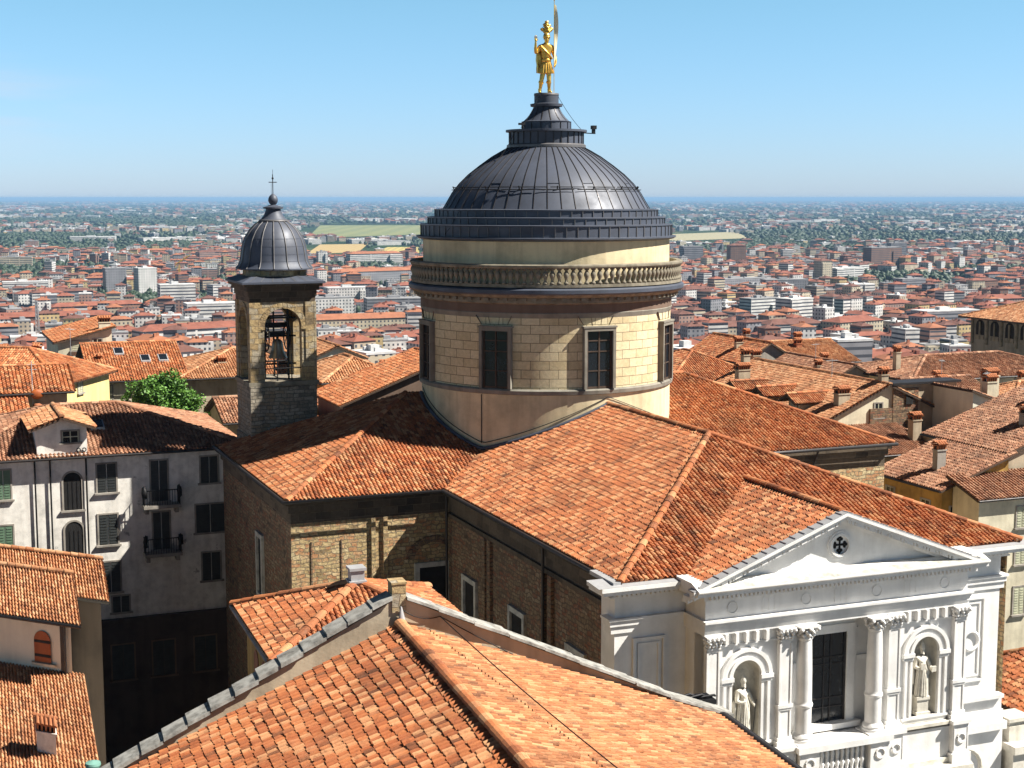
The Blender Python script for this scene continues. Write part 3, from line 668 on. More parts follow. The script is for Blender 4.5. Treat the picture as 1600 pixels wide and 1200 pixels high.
# pilasters with leafy capitals
def capital(mb, cx, cy, w, dpt, z0=-15.24, z1=-14.77, m=0):
    rr = random.Random(int(cx * 100))
    mb.box(cx - w * .52, cx + w * .52, cy - dpt * .5, cy + .12, z0, z0 + .05, m)
    mb.box(cx - w * .46, cx + w * .46, cy - dpt * .45, cy + .12, z0 + .05, z1 - .07, m)
    for row, (zz, n, s) in enumerate(((z0 + .13, 4, .075), (z0 + .26, 3, .085), (z0 + .37, 4, .08))):
        for k in range(n):
            fx = cx + (k - (n - 1) / 2) * w * (1.0 + .12 * row) / (n - .2)
            mb.blob((fx, cy - dpt * (.5 + .1 * row), zz), s, .06 + .025 * row, .075, m, .25, rr, nl=6, nr=4)
            mb.blob((fx, cy - dpt * (.58 + .14 * row), zz + .05), s * .7, .05, .035, m, .2, rr, nl=5, nr=3)
        for e in (-1, 1):
            for yy in (.05, .25): mb.blob((cx + e * w * (.5 + .06 * row), cy - dpt * yy, zz), .06, s, .075, m, .25, rr, nl=5, nr=3)
    for e in (-1, 1): mb.blob((cx + e * w * .56, cy - dpt * .72, z1 - .13), .085, .085, .075, m, .1, rr, nl=7, nr=4)
    mb.box(cx - w * .62, cx + w * .62, cy - dpt * .8, cy + .12, z1 - .06, z1, m)
def ringorn(mb, cx, cy, cz, r=.17, t=.045, m=0, n=18):
    out = [(cx + r * math.cos(2 * math.pi * k / n), cy, cz + r * math.sin(2 * math.pi * k / n)) for k in range(n + 1)]
    mb.tube(out, t, 5, m)
for off in (-5.15, -2.27, 2.27, 5.15):
    mb = MB(); cx = S0 + off; w = .52
    mb.box(cx - w / 2, cx + w / 2, FY - .16, FY + .01, -18.75, -15.2)
    for x0, x1, z0, z1 in ((-.26, -.19, -18.7, -15.28), (.19, .26, -18.7, -15.28)): mb.box(cx + x0, cx + x1, FY - .19, FY - .15, z0, z1)
    mb.box(cx - .26, cx + .26, FY - .19, FY - .15, -15.34, -15.26)
    mb.box(cx - .3, cx + .3, FY - .23, FY + .01, -17.66, -17.54); mb.box(cx - .28, cx + .28, FY - .2, FY + .01, -17.75, -17.66)
    mb.box(cx - .3, cx + .3, FY - .22, FY + .01, -18.85, -18.72); mb.box(cx - .35, cx + .35, FY - .28, FY + .01, -19.02, -18.85)
    capital(mb, cx, FY - .08, .52, .3)
    p = part(mb, 'pilaster', ['marble'], fac)
    mb = MB(); mb.box(cx - .34, cx + .34, FY - .42, FY - .15, -20.25, -19.1); mb.box(cx - .42, cx + .42, FY - .5, FY - .15, -19.14, -19.0); mb.box(cx - .42, cx + .42, FY - .5, FY - .15, -20.6, -20.25)
    ringorn(mb, cx, FY - .44, -19.68)
    for e in (-1, 1): mb.box(cx + e * .3 - .02, cx + e * .3 + .02, FY - .44, FY - .4, -20.1, -19.3)
    part(mb, 'pedestal', ['marble'], fac)
for off in (-1.47, 1.47):
    mb = MB(); cx, cy = S0 + off, FY - .1
    prof = [(.4, -18.98), (.4, -18.88), (.36, -18.84), (.38, -18.78), (.34, -18.72), (.29, -18.66), (.29, -17.72), (.325, -17.7), (.335, -17.62), (.305, -17.56), (.295, -17.5), (.28, -16.4), (.25, -15.3), (.28, -15.26), (.28, -15.2), (.25, -15.18), (.25, -14.9)]
    mb.lathe(prof, 28, (cx, cy))
    mb.box(cx - .43, cx + .43, cy - .43, cy + .43, -19.06, -18.97)
    rr = random.Random(5)
    for row, (zz, n) in enumerate(((-15.1, 9), (-14.97, 9), (-14.87, 8))):
        for k in range(n):
            a = 2 * math.pi * (k + .5 * row) / n; r = .3 + .05 * row
            mb.blob((cx + r * math.sin(a), cy - r * math.cos(a), zz), .085, .085, .075, 0, .25, rr, nl=6, nr=4)
    for e in (-1, 1):
        for g in (-1, 1): mb.blob((cx + e * .33, cy + g * .33, -14.87), .09, .09, .075, 0, .1, rr, nl=7, nr=4)
    mb.box(cx - .4, cx + .4, cy - .38, cy + .3, -14.82, -14.76)
    part(mb, 'column', ['marble'], fac)
    mb = MB(); mb.box(cx - .4, cx + .4, cy - .5, cy + .5, -20.3, -19.1); mb.box(cx - .47, cx + .47, cy - .57, cy + .5, -19.14, -19.062); mb.box(cx - .47, cx + .47, cy - .57, cy + .5, -20.6, -20.3); ringorn(mb, cx, cy - .51, -19.68, .18)
    part(mb, 'pedestal', ['marble'], fac)
# central window
mb = MB(); wx0, wx1, wz0, wz1 = S0 - .78, S0 + .78, -18.75, -15.45
for ww, d in ((.42, .12), (.3, .19)):
    mb.box(wx0 - ww, wx0, -24.55 - d, -24.5, wz0, wz1); mb.box(wx1, wx1 + ww, -24.55 - d, -24.5, wz0, wz1); mb.box(wx0 - ww, wx1 + ww, -24.55 - d, -24.5, wz1 + .001 * d, wz1 + ww)
mb.box(wx1 + .42, wx1 + .5, -24.65, -24.5, wz1 - .3, wz1 + .1); mb.box(wx0 - .5, wx1 + .5, -24.95, -24.5, -18.95, wz0)
for e in (-1, 1): mb.box(*sorted((S0 + e * 1.25, S0 + e * 1.9)), -24.62, -24.5, -16.62, -16.42)
wnd = part(mb, 'window', ['marble'], fac)
mb = MB(); mb.box(wx0, wx1, -24.6, -24.5, wz0, wz1); part(mb, 'pane', ['glass'], wnd)
mb = MB()
for x in (-.14, .14): mb.box(S0 + x - .022, S0 + x + .022, -24.64, -24.59, wz0, wz1)
for z in (-18.2, -17.85, -16.6, -16.35): mb.box(wx0, wx1, -24.635, -24.595, z - .02, z + .02)
for x in (wx0 + .04, wx1 - .04): mb.box(x - .04, x + .04, -24.65, -24.59, wz0, wz1)
part(mb, 'sash', ['gutter'], wnd)
# entablature
mb = MB(); ex0, ex1 = S0 - 5.45, S0 + 5.45
for d, z0, z1 in ((.12, -14.76, -14.58), (.17, -14.58, -14.42), (.22, -14.42, -14.3), (.3, -14.3, -14.22)):
    mb.box(ex0 - d * .4, ex1 + d * .4, FY - d - .04, -24.0, z0, z1)
mb.box(ex0, ex1, FY - .1, -24.0, -14.22, -13.5)
for k in range(7):
    x = S0 - 4.4 + k * 1.47
    if k % 2: 
        for q in (-.25, 0, .25): mb.box(x + q - .05, x + q + .05, FY - .112, FY - .1, -14.1, -13.62)
    else: ringorn(mb, x, FY - .11, -13.86, .2, .012)
mb.box(ex0 - .15, ex1 + .15, FY - .3, -24.0, -13.5, -13.44)
n = 64
for k in range(n): mb.box(ex0 + (k + .15) * 10.9 / n, ex0 + (k + .7) * 10.9 / n, FY - .42, FY - .28, -13.44, -13.3)
mb.box(ex0 - .15, ex1 + .15, FY - .3, -24.0, -13.44, -13.3)
mb.prism([(FY - .3, -13.3), (FY - .56, -13.28), (FY - .56, -13.17), (FY - .66, -13.1), (FY - .66, -13.05), (FY - .1, -12.86), (-24.0, -12.86), (-24.0, -13.3)], lambda a, b, d: (d, a, b), ex0 - .55, ex1 + .55)
part(mb, 'entablature', ['marble'], fac)
mb = MB(); mb.poly([(ex0 - .5, FY - .64, -13.04), (ex1 + .5, FY - .64, -13.04), (ex1 + .3, FY - .05, -12.845), (ex0 - .3, FY - .05, -12.845)])
part(mb, 'cornice_ledge', ['wornmarble'], fac)
# pediment: tympanum, raking cornices, oculus with cross
PC = .3; zt, hwp = -10.86, 6.0; slope = .375
mb = MB()
mb.prism([(PC - 5.1, -12.9), (PC + 5.1, -12.9), (PC, -12.9 + 5.1 * slope)], lambda a, b, d: (a, FY + .08 + d, b), 0, .12)
for e in (-1, 1):
    def rk(a, b, d, e=e): return (PC + e * a, d, zt - slope * a + b)
    for (d0, d1, b0, b1) in ((FY - .1, FY + .3, -.46, -.34), (FY - .28, FY + .25, -.34, -.22), (FY - .42, FY - .2, -.22, -.1), (FY - .52, FY - .2, -.1, .0)):
        mb.prism([(0, b0), (hwp + .05 * e * 0, b0), (hwp, b1), (0, b1)], rk, d0, d1)
    for k in range(40):
        a = .15 + k * .14; mb.prism([(a, -.34), (a + .08, -.34), (a + .08, -.2), (a, -.2)], rk, FY - .38, FY - .2)
    for k in range(11):
        a = .5 + k * .52; mb.prism([(a, -.33), (a + .22, -.33), (a + .22, -.21), (a, -.21)], rk, FY - .4, FY - .2)
part(mb, 'pediment', ['marble'], fac)
mb = MB()
for e in (-1, 1):
    def rk(a, b, d, e=e): return (PC + e * a, d, zt - slope * a + b)
    mb.prism([(-.02, .002), (hwp, .002), (hwp, .05), (-.02, .05)], rk, FY - .5, FY - .1)
    for k in range(16): a = .2 + k * .37; mb.prism([(a, .05), (a + .04, .05), (a + .04, .085), (a, .085)], rk, FY - .5, FY - .1)
part(mb, 'raking_flashing', ['zinc'], fac)
mb = MB(); oc = (PC + .1, -12.1)
for ra, rb, d in ((.33, .42, .1), (.42, .5, .06)):
    n = 28; out = [(oc[0] + rb * math.cos(2 * math.pi * k / n), oc[1] + rb * math.sin(2 * math.pi * k / n)) for k in range(n)]; inn = [(oc[0] + ra * math.cos(2 * math.pi * k / n), oc[1] + ra * math.sin(2 * math.pi * k / n)) for k in range(n)]
    for k in range(n):
        j = (k + 1) % n; mb.prism([inn[k], out[k], out[j], inn[j]], lambda a, b, dd: (a, FY + .08 - dd, b), -.01, d)
ocu = part(mb, 'oculus', ['marble'], fac)
mb = MB()
for a in range(4):
    ca, sa = math.cos(a * math.pi / 2), math.sin(a * math.pi / 2); T = lambda x, z: (oc[0] + x * ca - z * sa, oc[1] + x * sa + z * ca)
    mb.prism([T(-.03, .0), T(.03, .0), T(.05, .2), T(-.05, .2)], lambda p, q, d: (p, FY + .075 - d, q), 0, .012)
    for x, z in ((-.07, .2), (.07, .2), (0, .27)):
        mb.prism([T(x + .06 * math.cos(2 * math.pi * k / 10), z + .06 * math.sin(2 * math.pi * k / 10)) for k in range(10)], lambda p, q, d, f=x * .02: (p, FY + .074 - d - f, q), 0, .014)
part(mb, 'cross_opening', ['black'], ocu)
# wing cornices, mouldings, panels
for sg in (-1, 1):
    mb = MB()
    xa, xb = sorted((S0 + sg * 5.35, S0 + sg * 8.25))
    for d, z0, z1 in ((.06, -14.76, -14.5), (.12, -14.5, -14.3), (.18, -14.3, -14.22), (.18, -13.5, -13.44), (.36, -13.34, -13.26), (.62, -13.26, -13.12), (.7, -13.12, -12.98)):
        x0, x1 = (xa - d, xb) if sg < 0 else (xa, xb + d)
        mb.box(x0, x1, -23.95 - d, -23.4, z0, z1)
        if z0 > -13.6:
            xi0, xi1 = (xb - .02, xb + d * .0 + .0) if sg < 0 else (xa, xa)
    for k in range(16): mb.box(xa + .1 + k * .18, xa + .2 + k * .18, -24.22, -24.1, -13.44, -13.34)
    mb.box(xa, xb, -24.12, -23.4, -13.44, -13.34)
    # cornice returning along the portico side
    for d, z0, z1 in ((.36, -13.335, -13.262), (.56, -13.255, -13.125), (.66, -13.115, -12.985)):
        x0, x1 = sorted((S0 + sg * 5.3, S0 + sg * (5.4 + d * .7))); mb.box(x0, x1, FY - .2, -24.0, z0, z1)
    part(mb, 'wing_cornice', ['marble'], fac)
#LF
for sg in (-1, 1):
    mb = MB()
    xa, xb = sorted((S0 + sg * 5.35, S0 + sg * 8.4)); x0, x1 = (xa - .66, xb + .0) if sg < 0 else (xa, xb + .62)
    mb.poly([(x0, -24.63, -12.972), (x1, -24.63, -12.972), (x1, -23.6, -12.9), (x0, -23.6, -12.9)])
    x0, x1 = sorted((S0 + sg * 5.3, S0 + sg * 5.85)); mb.poly([(x0, FY - .4, -12.97), (x1, FY - .4, -12.97), (x1, -24.0, -12.96), (x0, -24.0, -12.96)])
    part(mb, 'ledge_flashing', ['zinc'], fac)
#WP
for sg in (-1, 1):
    mb = MB()
    c = S0 + sg * 6.85
    for w, z0, z1, d, t in ((.62, -18.3, -15.0, .09, .09), (.42, -18.1, -15.2, .05, .07)):
        mb.box(c - w, c - w + t, -23.95 - d, -23.9, z0, z1); mb.box(c + w - t, c + w, -23.95 - d, -23.9, z0, z1); mb.box(c - w + t, c + w - t, -23.95 - d, -23.9, z1 - t, z1); mb.box(c - w + t, c + w - t, -23.95 - d, -23.9, z0, z0 + t)
    if sg > 0:
        ringorn(mb, c, -23.98, -16.7, .36, .08)
    mb.box(S0 + sg * 6.85 - 1.45, S0 + sg * 6.85 + 1.45, -24.28, -23.9, -19.02, -18.88); mb.box(S0 + sg * 6.85 - 1.5, S0 + sg * 6.85 + 1.5, -24.45, -23.9, -20.2, -19.9)
    part(mb, 'wing_panel', ['marble'], fac)
# lower cornice, balustrade
mb = MB()
mb.box(S0 - 5.5, S0 + 5.5, FY - .75, FY - .1, -20.85, -20.6); mb.box(S0 - 5.4, S0 + 5.4, FY - .5, FY - .1, -21.1, -20.85)
for sg in (-1, 1):
    c = S0 + sg * 3.75; mb.box(c - 1.1, c + 1.1, FY - .32, FY - .1, -20.6, -20.4); mb.box(c - 1.2, c + 1.2, FY - .3, FY - .05, -19.14, -19.02)
part(mb, 'lower_cornice', ['marble_warm'], fac)
mb = MB(); mb.box(S0 - 1.0, S0 + 1.0, FY - .55, FY - .25, -19.2, -19.08); mb.box(S0 - 1.0, S0 + 1.0, FY - .55, FY - .25, -20.6, -20.3)
bal = part(mb, 'balustrade', ['marble'], fac)
mb = MB(); mb.lathe([(.05, -20.3), (.09, -20.26), (.05, -20.15), (.06, -20.0), (.1, -19.85), (.06, -19.75), (.06, -19.6), (.09, -19.5), (.05, -19.35), (.09, -19.24), (.09, -19.2)], 10, sharp=False)
bb = part(mb, 'baluster', ['marble'], bal)
for k in range(9):
    loc = (S0 - .84 + k * .21, FY - .4, 0)
    if k == 0: bb.location = loc
    else: copyob(bb, loc, 0)
# arches of the lower storey (only their heads are in view)
for sg in (-1, 1):
    mb = MB(); ringorn(mb, S0 + sg * 6.6, -24.22, -21.6, .75, .1); part(mb, 'lower_arch', ['marble_warm'], fac)
mb = MB(); mb.box(9.0, 10.4, -24.6, -23.0, GZ, -21.2); mb.box(8.95, 10.5, -24.75, -22.9, -21.2, -20.9)
part(mb, 'side_pier', ['marble_warm'], cath)
mb = MB(); mb.box(-.5, .5, -.45, .45, -20.895, -20.3); mb.box(-.42, .42, -.36, .36, -20.3, -20.12); mb.box(-.55, .55, -.5, .5, -20.12, -19.98)
x_, y_ = W2(9.65, 23.7)
ped = thing('pedestal_block', 'carved pale stone block on the pier at the right end of the marble facade', 'stone block', x_, y_, -20.895, A)
part(mb, 'block', ['marble_warm'], ped)

# ------------------------------------------------------------------ bell tower
x_, y_ = W2(-11.68, -8.75)
tw = thing('bell_tower', 'square stone bell tower with open arches and a small dark metal dome', 'bell tower', x_, y_, -14.5, A)
H = 1.68
mb = MB(); mb.box(-H - .05, H + .05, -H - .05, H + .05, -14.5, -9.55); mb.box(-H - .12, H + .12, -H - .12, H + .12, -14.5, -12.3)
mb.box(-H - .1, -H + .5, -H - .16, -H + .1, -14.5, -9.6)
part(mb, 'shaft', ['greystone'], tw)
mb = MB(); mb.box(-H - .16, H + .16, -H - .16, H + .16, -9.62, -9.42); mb.box(-H - .05, H + .05, -H - .05, H + .05, -9.68, -9.62); part(mb, 'ledge', ['cornst'], tw)
mb = MB()
for k in range(4):
    a = k * math.pi / 2; ca, sa = math.cos(a), math.sin(a)
    xf = lambda p, q, d, ca=ca, sa=sa: (p * ca - (-H + d) * sa, p * sa + (-H + d) * ca, q)
    hw = .98; n = 14
    out = [(-H + .002, -9.42), (-hw, -9.42)] + [(-hw * math.cos(math.pi * t / n), -6.62 + hw * math.sin(math.pi * t / n)) for t in range(n + 1)] + [(hw, -9.42), (H - .002, -9.42), (H - .002, -5.3), (-H + .002, -5.3)]
    mb.prism(out, xf, .001 * k, .5)
    for e in (-1, 1):    # corner strips and impost, archivolt
        x0, x1 = sorted((e * (H + .07), e * (H - .5))); 
        b = [(x0, -9.4), (x1, -9.4), (x1, -5.32), (x0, -5.32)]; mb.prism(b, xf, -.06 - .002 * k, .05)
        x0, x1 = sorted((e * .95, e * 1.3)); mb.prism([(x0, -6.72), (x1, -6.72), (x1, -6.58), (x0, -6.58)], xf, -.07, .1)
    for t in range(n):
        a0, a1 = math.pi * (t + .04) / n, math.pi * (t + .96) / n
        mb.prism([(-.97 * math.cos(a0), -6.6 + .97 * math.sin(a0)), (-1.24 * math.cos(a0), -6.6 + 1.24 * math.sin(a0)), (-1.24 * math.cos(a1), -6.6 + 1.24 * math.sin(a1)), (-.97 * math.cos(a1), -6.6 + .97 * math.sin(a1))], xf, -.05, .05)
part(mb, 'belfry', ['ashlar'], tw)
mb = MB(); mb.box(-H + .5, H - .5, -H + .5, H - .5, -9.5, -9.4); part(mb, 'belfry_floor', ['greystone'], tw); mb = MB(); mb.box(-H + .3, H - .3, -H + .3, H - .3, -5.4, -5.3); part(mb, 'belfry_ceiling', ['greystone'], tw)
mb = MB()
for d, z0, z1 in ((.04, -5.3, -5.0), (.1, -5.0, -4.72), (.22, -4.72, -4.52), (.36, -4.52, -4.36)): mb.box(-H - d, H + d, -H - d, H + d, z0, z1)
part(mb, 'cornice', ['darkstone'], tw)
mb = MB(); q = H + .48
mb.box(-q, q, -q, q, -4.36, -4.26); e_ = 1.55
for k in range(4):
    a = k * math.pi / 2; ca, sa = math.cos(a), math.sin(a); r_ = lambda x, y, z: (x * ca - y * sa, x * sa + y * ca, z)
    mb.poly([r_(-q, -q, -4.26), r_(q, -q, -4.26), r_(e_, -e_, -4.0), r_(-e_, -e_, -4.0)])
    for t in range(-3, 4): mb.poly([r_(t * .6 - .02, -q, -4.235), r_(t * .6 + .02, -q, -4.235), r_(t * .42 + .02, -e_, -3.98), r_(t * .42 - .02, -e_, -3.98)], 1)
part(mb, 'cornice_flashing', ['lead', 'leadlight'], tw)
mb = MB(); mb.lathe([(1.66, -4.1), (1.66, -3.62)], 8, a0=math.pi / 8, a1=math.pi / 8 + 2 * math.pi, smooth=False); mb.lathe([(1.7, -4.02), (1.7, -3.95)], 8, a0=math.pi / 8, a1=math.pi / 8 + 2 * math.pi, smooth=False); part(mb, 'dome_base', ['ashlar'], tw)
mb = MB(); tp = [(1.98, -3.62), (1.86, -3.5), (1.74, -3.25), (1.69, -2.9), (1.63, -2.5), (1.5, -2.1), (1.28, -1.72), (1.0, -1.42), (.7, -1.2)]
mb.lathe(tp, 48, sharp=False); mb.lathe([(1.98, -3.68), (1.98, -3.62)], 48); mb.poly([(1.97 * math.sin(2 * math.pi * k / 24), -1.97 * math.cos(2 * math.pi * k / 24), -3.67) for k in range(24)])
for k in range(16):
    a = 2 * math.pi * (k + .4) / 16; mb.tube([((r + .01) * math.sin(a), -(r + .01) * math.cos(a), z) for r, z in tp], .034, 5, 1)
for zz, i in ((-3.25, 2), (-2.9, 3), (-2.5, 4), (-2.1, 5)):
    r = tp[i][0]; mb.lathe([(r + .006, zz - .012), (r + .006, zz + .012)], 48)
tdome = part(mb, 'dome', ['lead', 'leadlight'], tw)
mb = MB(); mb.lathe([(.78, -1.2), (.76, -1.14), (.7, -1.12)], 24, m=1); mb.lathe([(.7, -1.14), (.52, -.95), (.42, -.72), (.38, -.58)], 24, sharp=False); mb.lathe([(.38, -.58), (.52, -.55), (.52, -.48), (.3, -.42), (.1, -.34)], 24)
mb.lathe([(.1, -.36), (.19, -.3), (.25, -.18), (.25, -.06), (.19, .08), (.08, .18), (.03, .22)], 20, sharp=False)
part(mb, 'finial', ['lead', 'leadlight'], tdome)
mb = MB(); mb.tube([(0, 0, .2), (0, 0, 1.2)], .022, 6); mb.tube([(-.21, 0, .8), (.21, 0, .8)], .025, 6); mb.blob((0, 0, 1.0), .06, .06, .06, 0, 0, nl=8, nr=5); mb.tube([(0, 0, 1.15), (.01, 0, 1.45)], .01, 5); mb.tube([(-.08, 0, .2), (-.08, 0, .75)], .008, 4)
part(mb, 'cross', ['iron'], tdome)
mb = MB()   # iron bell frame and railings
for x, y in ((-.75, -.7), (.45, -.9), (.8, .7), (-.8, .8), (.1, .9)): mb.tube([(x, y, -9.4), (x, y, -5.5)], .05, 5)
for z in (-8.6, -7.15, -6.2): mb.tube([(-.9, -.7, z), (.9, -.7, z)], .05, 5); mb.tube([(-.9, .7, z), (.9, .7, z)], .05, 5); mb.tube([(-.75, -.9, z), (-.75, .9, z)], .05, 5); mb.tube([(.7, -.9, z), (.7, .9, z)], .05, 5)
mb.tube([(-.95, -1.55, -8.75), (.95, -1.55, -8.75)], .03, 5); mb.tube([(-.3, -1.55, -9.4), (-.3, -1.55, -7.2)], .03, 5); mb.tube([(.45, -1.55, -9.4), (.45, -1.55, -8.0)], .03, 5)
for cx_, cy_ in ((-.62, -.45), (.62, .1)):
    for k in range(20):
        a, b = 2 * math.pi * k / 20, 2 * math.pi * (k + 1) / 20; mb.tube([(cx_, cy_ + .75 * math.cos(a), -7.2 + .75 * math.sin(a)), (cx_, cy_ + .75 * math.cos(b), -7.2 + .75 * math.sin(b))], .04, 4)
    for k in range(4): a = math.pi * k / 4; mb.tube([(cx_, cy_ - .75 * math.cos(a), -7.2 - .75 * math.sin(a)), (cx_, cy_ + .75 * math.cos(a), -7.2 + .75 * math.sin(a))], .025, 4)
mb.box(-.9, -.6, .1, .9, -8.3, -6.9); mb.box(-.5, .6, -.1, .1, -6.75, -6.5)
part(mb, 'bell_frame', ['iron'], tw)
bx, by = W2(-11.75, -8.5)
def bell(label, sx, sy, zt_, k):
    x, y = W2(sx, sy)
    b = thing('bell', label, 'bell', x, y, zt_ - 1.0 * k, A, 'bells in the belfry')
    m_ = MB(); m_.lathe([(.50 * k, zt_ - 1.0 * k), (.49 * k, zt_ - .96 * k), (.42 * k, zt_ - .84 * k), (.33 * k, zt_ - .6 * k), (.29 * k, zt_ - .3 * k), (.26 * k, zt_ - .14 * k), (.15 * k, zt_ - .03 * k), (0, zt_)], 28, sharp=False); m_.lathe([(.46 * k, zt_ - .98 * k), (.36 * k, zt_ - .8 * k), (.24 * k, zt_ - .2 * k), (0, zt_ - .1 * k)], 20, sharp=False)
    part(m_, 'bell_body', ['bell'], b)
    m_ = MB(); m_.tube([(0, 0, zt_ - .02), (0, 0, zt_ + .25 * k)], .07 * k, 6); m_.box(-.4 * k, .4 * k, -.1 * k, .1 * k, zt_ + .18 * k, zt_ + .4 * k); part(m_, 'headstock', ['iron'], b)
    m_ = MB(); m_.tube([(0, 0, zt_ - .3 * k), (.03, 0, zt_ - .95 * k)], .03 * k, 5); m_.blob((.03, 0, zt_ - .98 * k), .08 * k, .08 * k, .09 * k, 0, 0, nl=8, nr=5); part(m_, 'clapper', ['iron'], b)
bell('large bronze bell hanging in the front arch of the stone bell tower', -11.72, -8.2, -7.3, 1.0)
bell('small dark bell hanging high behind the large bell in the tower', -11.9, -9.5, -6.15, .6)

# ------------------------------------------------------------------ statues
def skin_mesh(name, J, E, root, sub=2):
    names = list(J); idx = {n: i for i, n in enumerate(names)}
    me = bpy.data.meshes.new(name); me.from_pydata([J[n][:3] for n in names], [(idx[a], idx[b]) for a, b in E], [])
    o = bpy.data.objects.new(name, me); COL.objects.link(o)
    sk = o.modifiers.new('skin', 'SKIN'); sk.use_smooth_shade = True
    ly = me.skin_vertices[0] if me.skin_vertices else None
    for n, d in zip(names, ly.data): d.radius = (J[n][3], J[n][4] if len(J[n]) > 4 else J[n][3]); d.use_root = (n == root)
    ss = o.modifiers.new('sub', 'SUBSURF'); ss.levels = sub; ss.render_levels = sub
    bpy.context.view_layer.update()
    ev = o.evaluated_get(bpy.context.evaluated_depsgraph_get()); m2 = bpy.data.meshes.new_from_object(ev)
    bpy.data.objects.remove(o)
    for p in m2.polygons: p.use_smooth = True
    return m2
def skin_ob(name, J, E, root, mat, parent, sub=2):
    try:
        me = skin_mesh(name, J, E, root, sub)
    except Exception:
        me = bpy.data.meshes.new(name); me.from_pydata([J[n][:3] for n in J], [], [])
    me.name = name; me.materials.clear(); me.materials.append(M[mat])
    o = bpy.data.objects.new(name, me); COL.objects.link(o); o.parent = parent; o['_zb'] = 0; return o

st = thing('statue', 'gilded statue of a plumed soldier with raised hand on top of the big dome', 'statue', DX, DY, 5.1, R(10))
J = dict(pel=(-.03, 0, 1.28, .2, .17), waist=(-.03, 0, 1.62, .21, .17), chest=(-.04, -.02, 2.05, .29, .2), upch=(-.04, 0, 2.34, .27, .17), neck=(-.02, -.02, 2.56, .095), jaw=(0, -.06, 2.68, .115, .13), head=(0, -.03, 2.84, .15, .16), crown=(0, 0, 3.0, .13, .13),
         lhip=(-.17, 0, 1.15, .17), lknee=(-.29, -.06, .62, .115), lcalf=(-.31, .0, .42, .115), lank=(-.35, .03, .1, .065), lfoot=(-.36, -.03, .05, .075), ltoe=(-.4, -.24, .035, .06),
         rhip=(.11, 0, 1.15, .17), rknee=(.12, -.1, .62, .115), rcalf=(.13, -.02, .42, .115), rank=(.15, .0, .1, .065), rfoot=(.16, -.05, .05, .075), rtoe=(.22, -.27, .035, .06),
         lsh=(-.36, 0, 2.36, .15), lelb=(-.6, -.12, 2.02, .1), lfore=(-.63, -.2, 2.3, .088), lwri=(-.63, -.26, 2.58, .055), lpalm=(-.63, -.27, 2.7, .07, .035),
         rsh=(.28, 0, 2.36, .15), relb=(.45, .06, 1.92, .1), rfore=(.48, -.04, 1.68, .085), rwri=(.46, -.12, 1.5, .055), rpalm=(.44, -.14, 1.42, .065, .05))
E_ = [('pel', 'waist'), ('waist', 'chest'), ('chest', 'upch'), ('upch', 'neck'), ('neck', 'jaw'), ('jaw', 'head'), ('head', 'crown'), ('pel', 'lhip'), ('lhip', 'lknee'), ('lknee', 'lcalf'), ('lcalf', 'lank'), ('lank', 'lfoot'), ('lfoot', 'ltoe'),
      ('pel', 'rhip'), ('rhip', 'rknee'), ('rknee', 'rcalf'), ('rcalf', 'rank'), ('rank', 'rfoot'), ('rfoot', 'rtoe'), ('upch', 'lsh'), ('lsh', 'lelb'), ('lelb', 'lfore'), ('lfore', 'lwri'), ('lwri', 'lpalm'),
      ('upch', 'rsh'), ('rsh', 'relb'), ('relb', 'rfore'), ('rfore', 'rwri'), ('rwri', 'rpalm')]
for k, (dx, L, up) in enumerate(((-.05, .17, 0), (-.017, .2, 0), (.017, .19, 0), (.05, .14, 0))):   # raised fingers
    J['f%d' % k] = (-.63 + dx, -.27, 2.75, .02); J['g%d' % k] = (-.63 + dx * 1.3, -.28, 2.75 + L * .55, .018); J['h%d' % k] = (-.63 + dx * 1.4, -.31, 2.75 + L, .014)
    E_ += [('lpalm', 'f%d' % k), ('f%d' % k, 'g%d' % k), ('g%d' % k, 'h%d' % k)]
J['th'] = (-.56, -.3, 2.68, .022); J['th2'] = (-.52, -.33, 2.75, .018); E_ += [('lpalm', 'th'), ('th', 'th2')]
for k in range(4):                                                   # fingers closed on the banner pole
    z = 1.44 - k * .035; J['p%d' % k] = (.41, -.19, z, .018); J['q%d' % k] = (.36, -.2, z, .017); J['s%d' % k] = (.345, -.15, z, .015)
    E_ += [('rpalm', 'p%d' % k), ('p%d' % k, 'q%d' % k), ('q%d' % k, 's%d' % k)]
st['_zb'] = 0
body_ = skin_ob('body', J, E_, 'pel', 'gold', st)
mb = MB()   # face
mb.blob((0, -.2, 2.79), .025, .04, .05, 0, 0, nl=6, nr=5); mb.blob((-.055, -.165, 2.83), .025, .015, .014, 0, 0, nl=6, nr=4); mb.blob((.055, -.165, 2.83), .025, .015, .014, 0, 0, nl=6, nr=4); mb.blob((0, -.175, 2.715), .045, .015, .012, 0, 0, nl=6, nr=4)
for e in (-1, 1): mb.blob((e * .15, -.02, 2.8), .02, .035, .05, 0, 0, nl=6, nr=4)
part(mb, 'face', ['gold'], st)
mb = MB(); mb.lathe([(.165, -.13), (.185, -.05), (.175, .06), (.13, .15), (.05, .2), (0, .21)], 24, (0, -.02), sharp=False); 
mb.v = [(x, y, z + 2.93) for x, y, z in mb.v]; mb.lathe([(.17, 2.86), (.22, 2.88), (.17, 2.92)], 24, (0, -.03), sharp=False)
rr = random.Random(8)
for x, z, dx, dz in ((-.05, 3.12, -.17, .18), (0, 3.15, .02, .5), (.06, 3.12, .2, .2), (-.02, 3.15, -.06, .38), (.03, 3.15, .1, .34)):
    for t in range(5): mb.blob((x + dx * t / 4, -.02 + .02 * t, z + dz * t / 4), .075 + .01 * t, .07, .085, 0, .25, rr, nl=7, nr=4)
part(mb, 'plumed_helmet', ['gold'], st)
mb = MB()   # pleated tunic skirt and sash
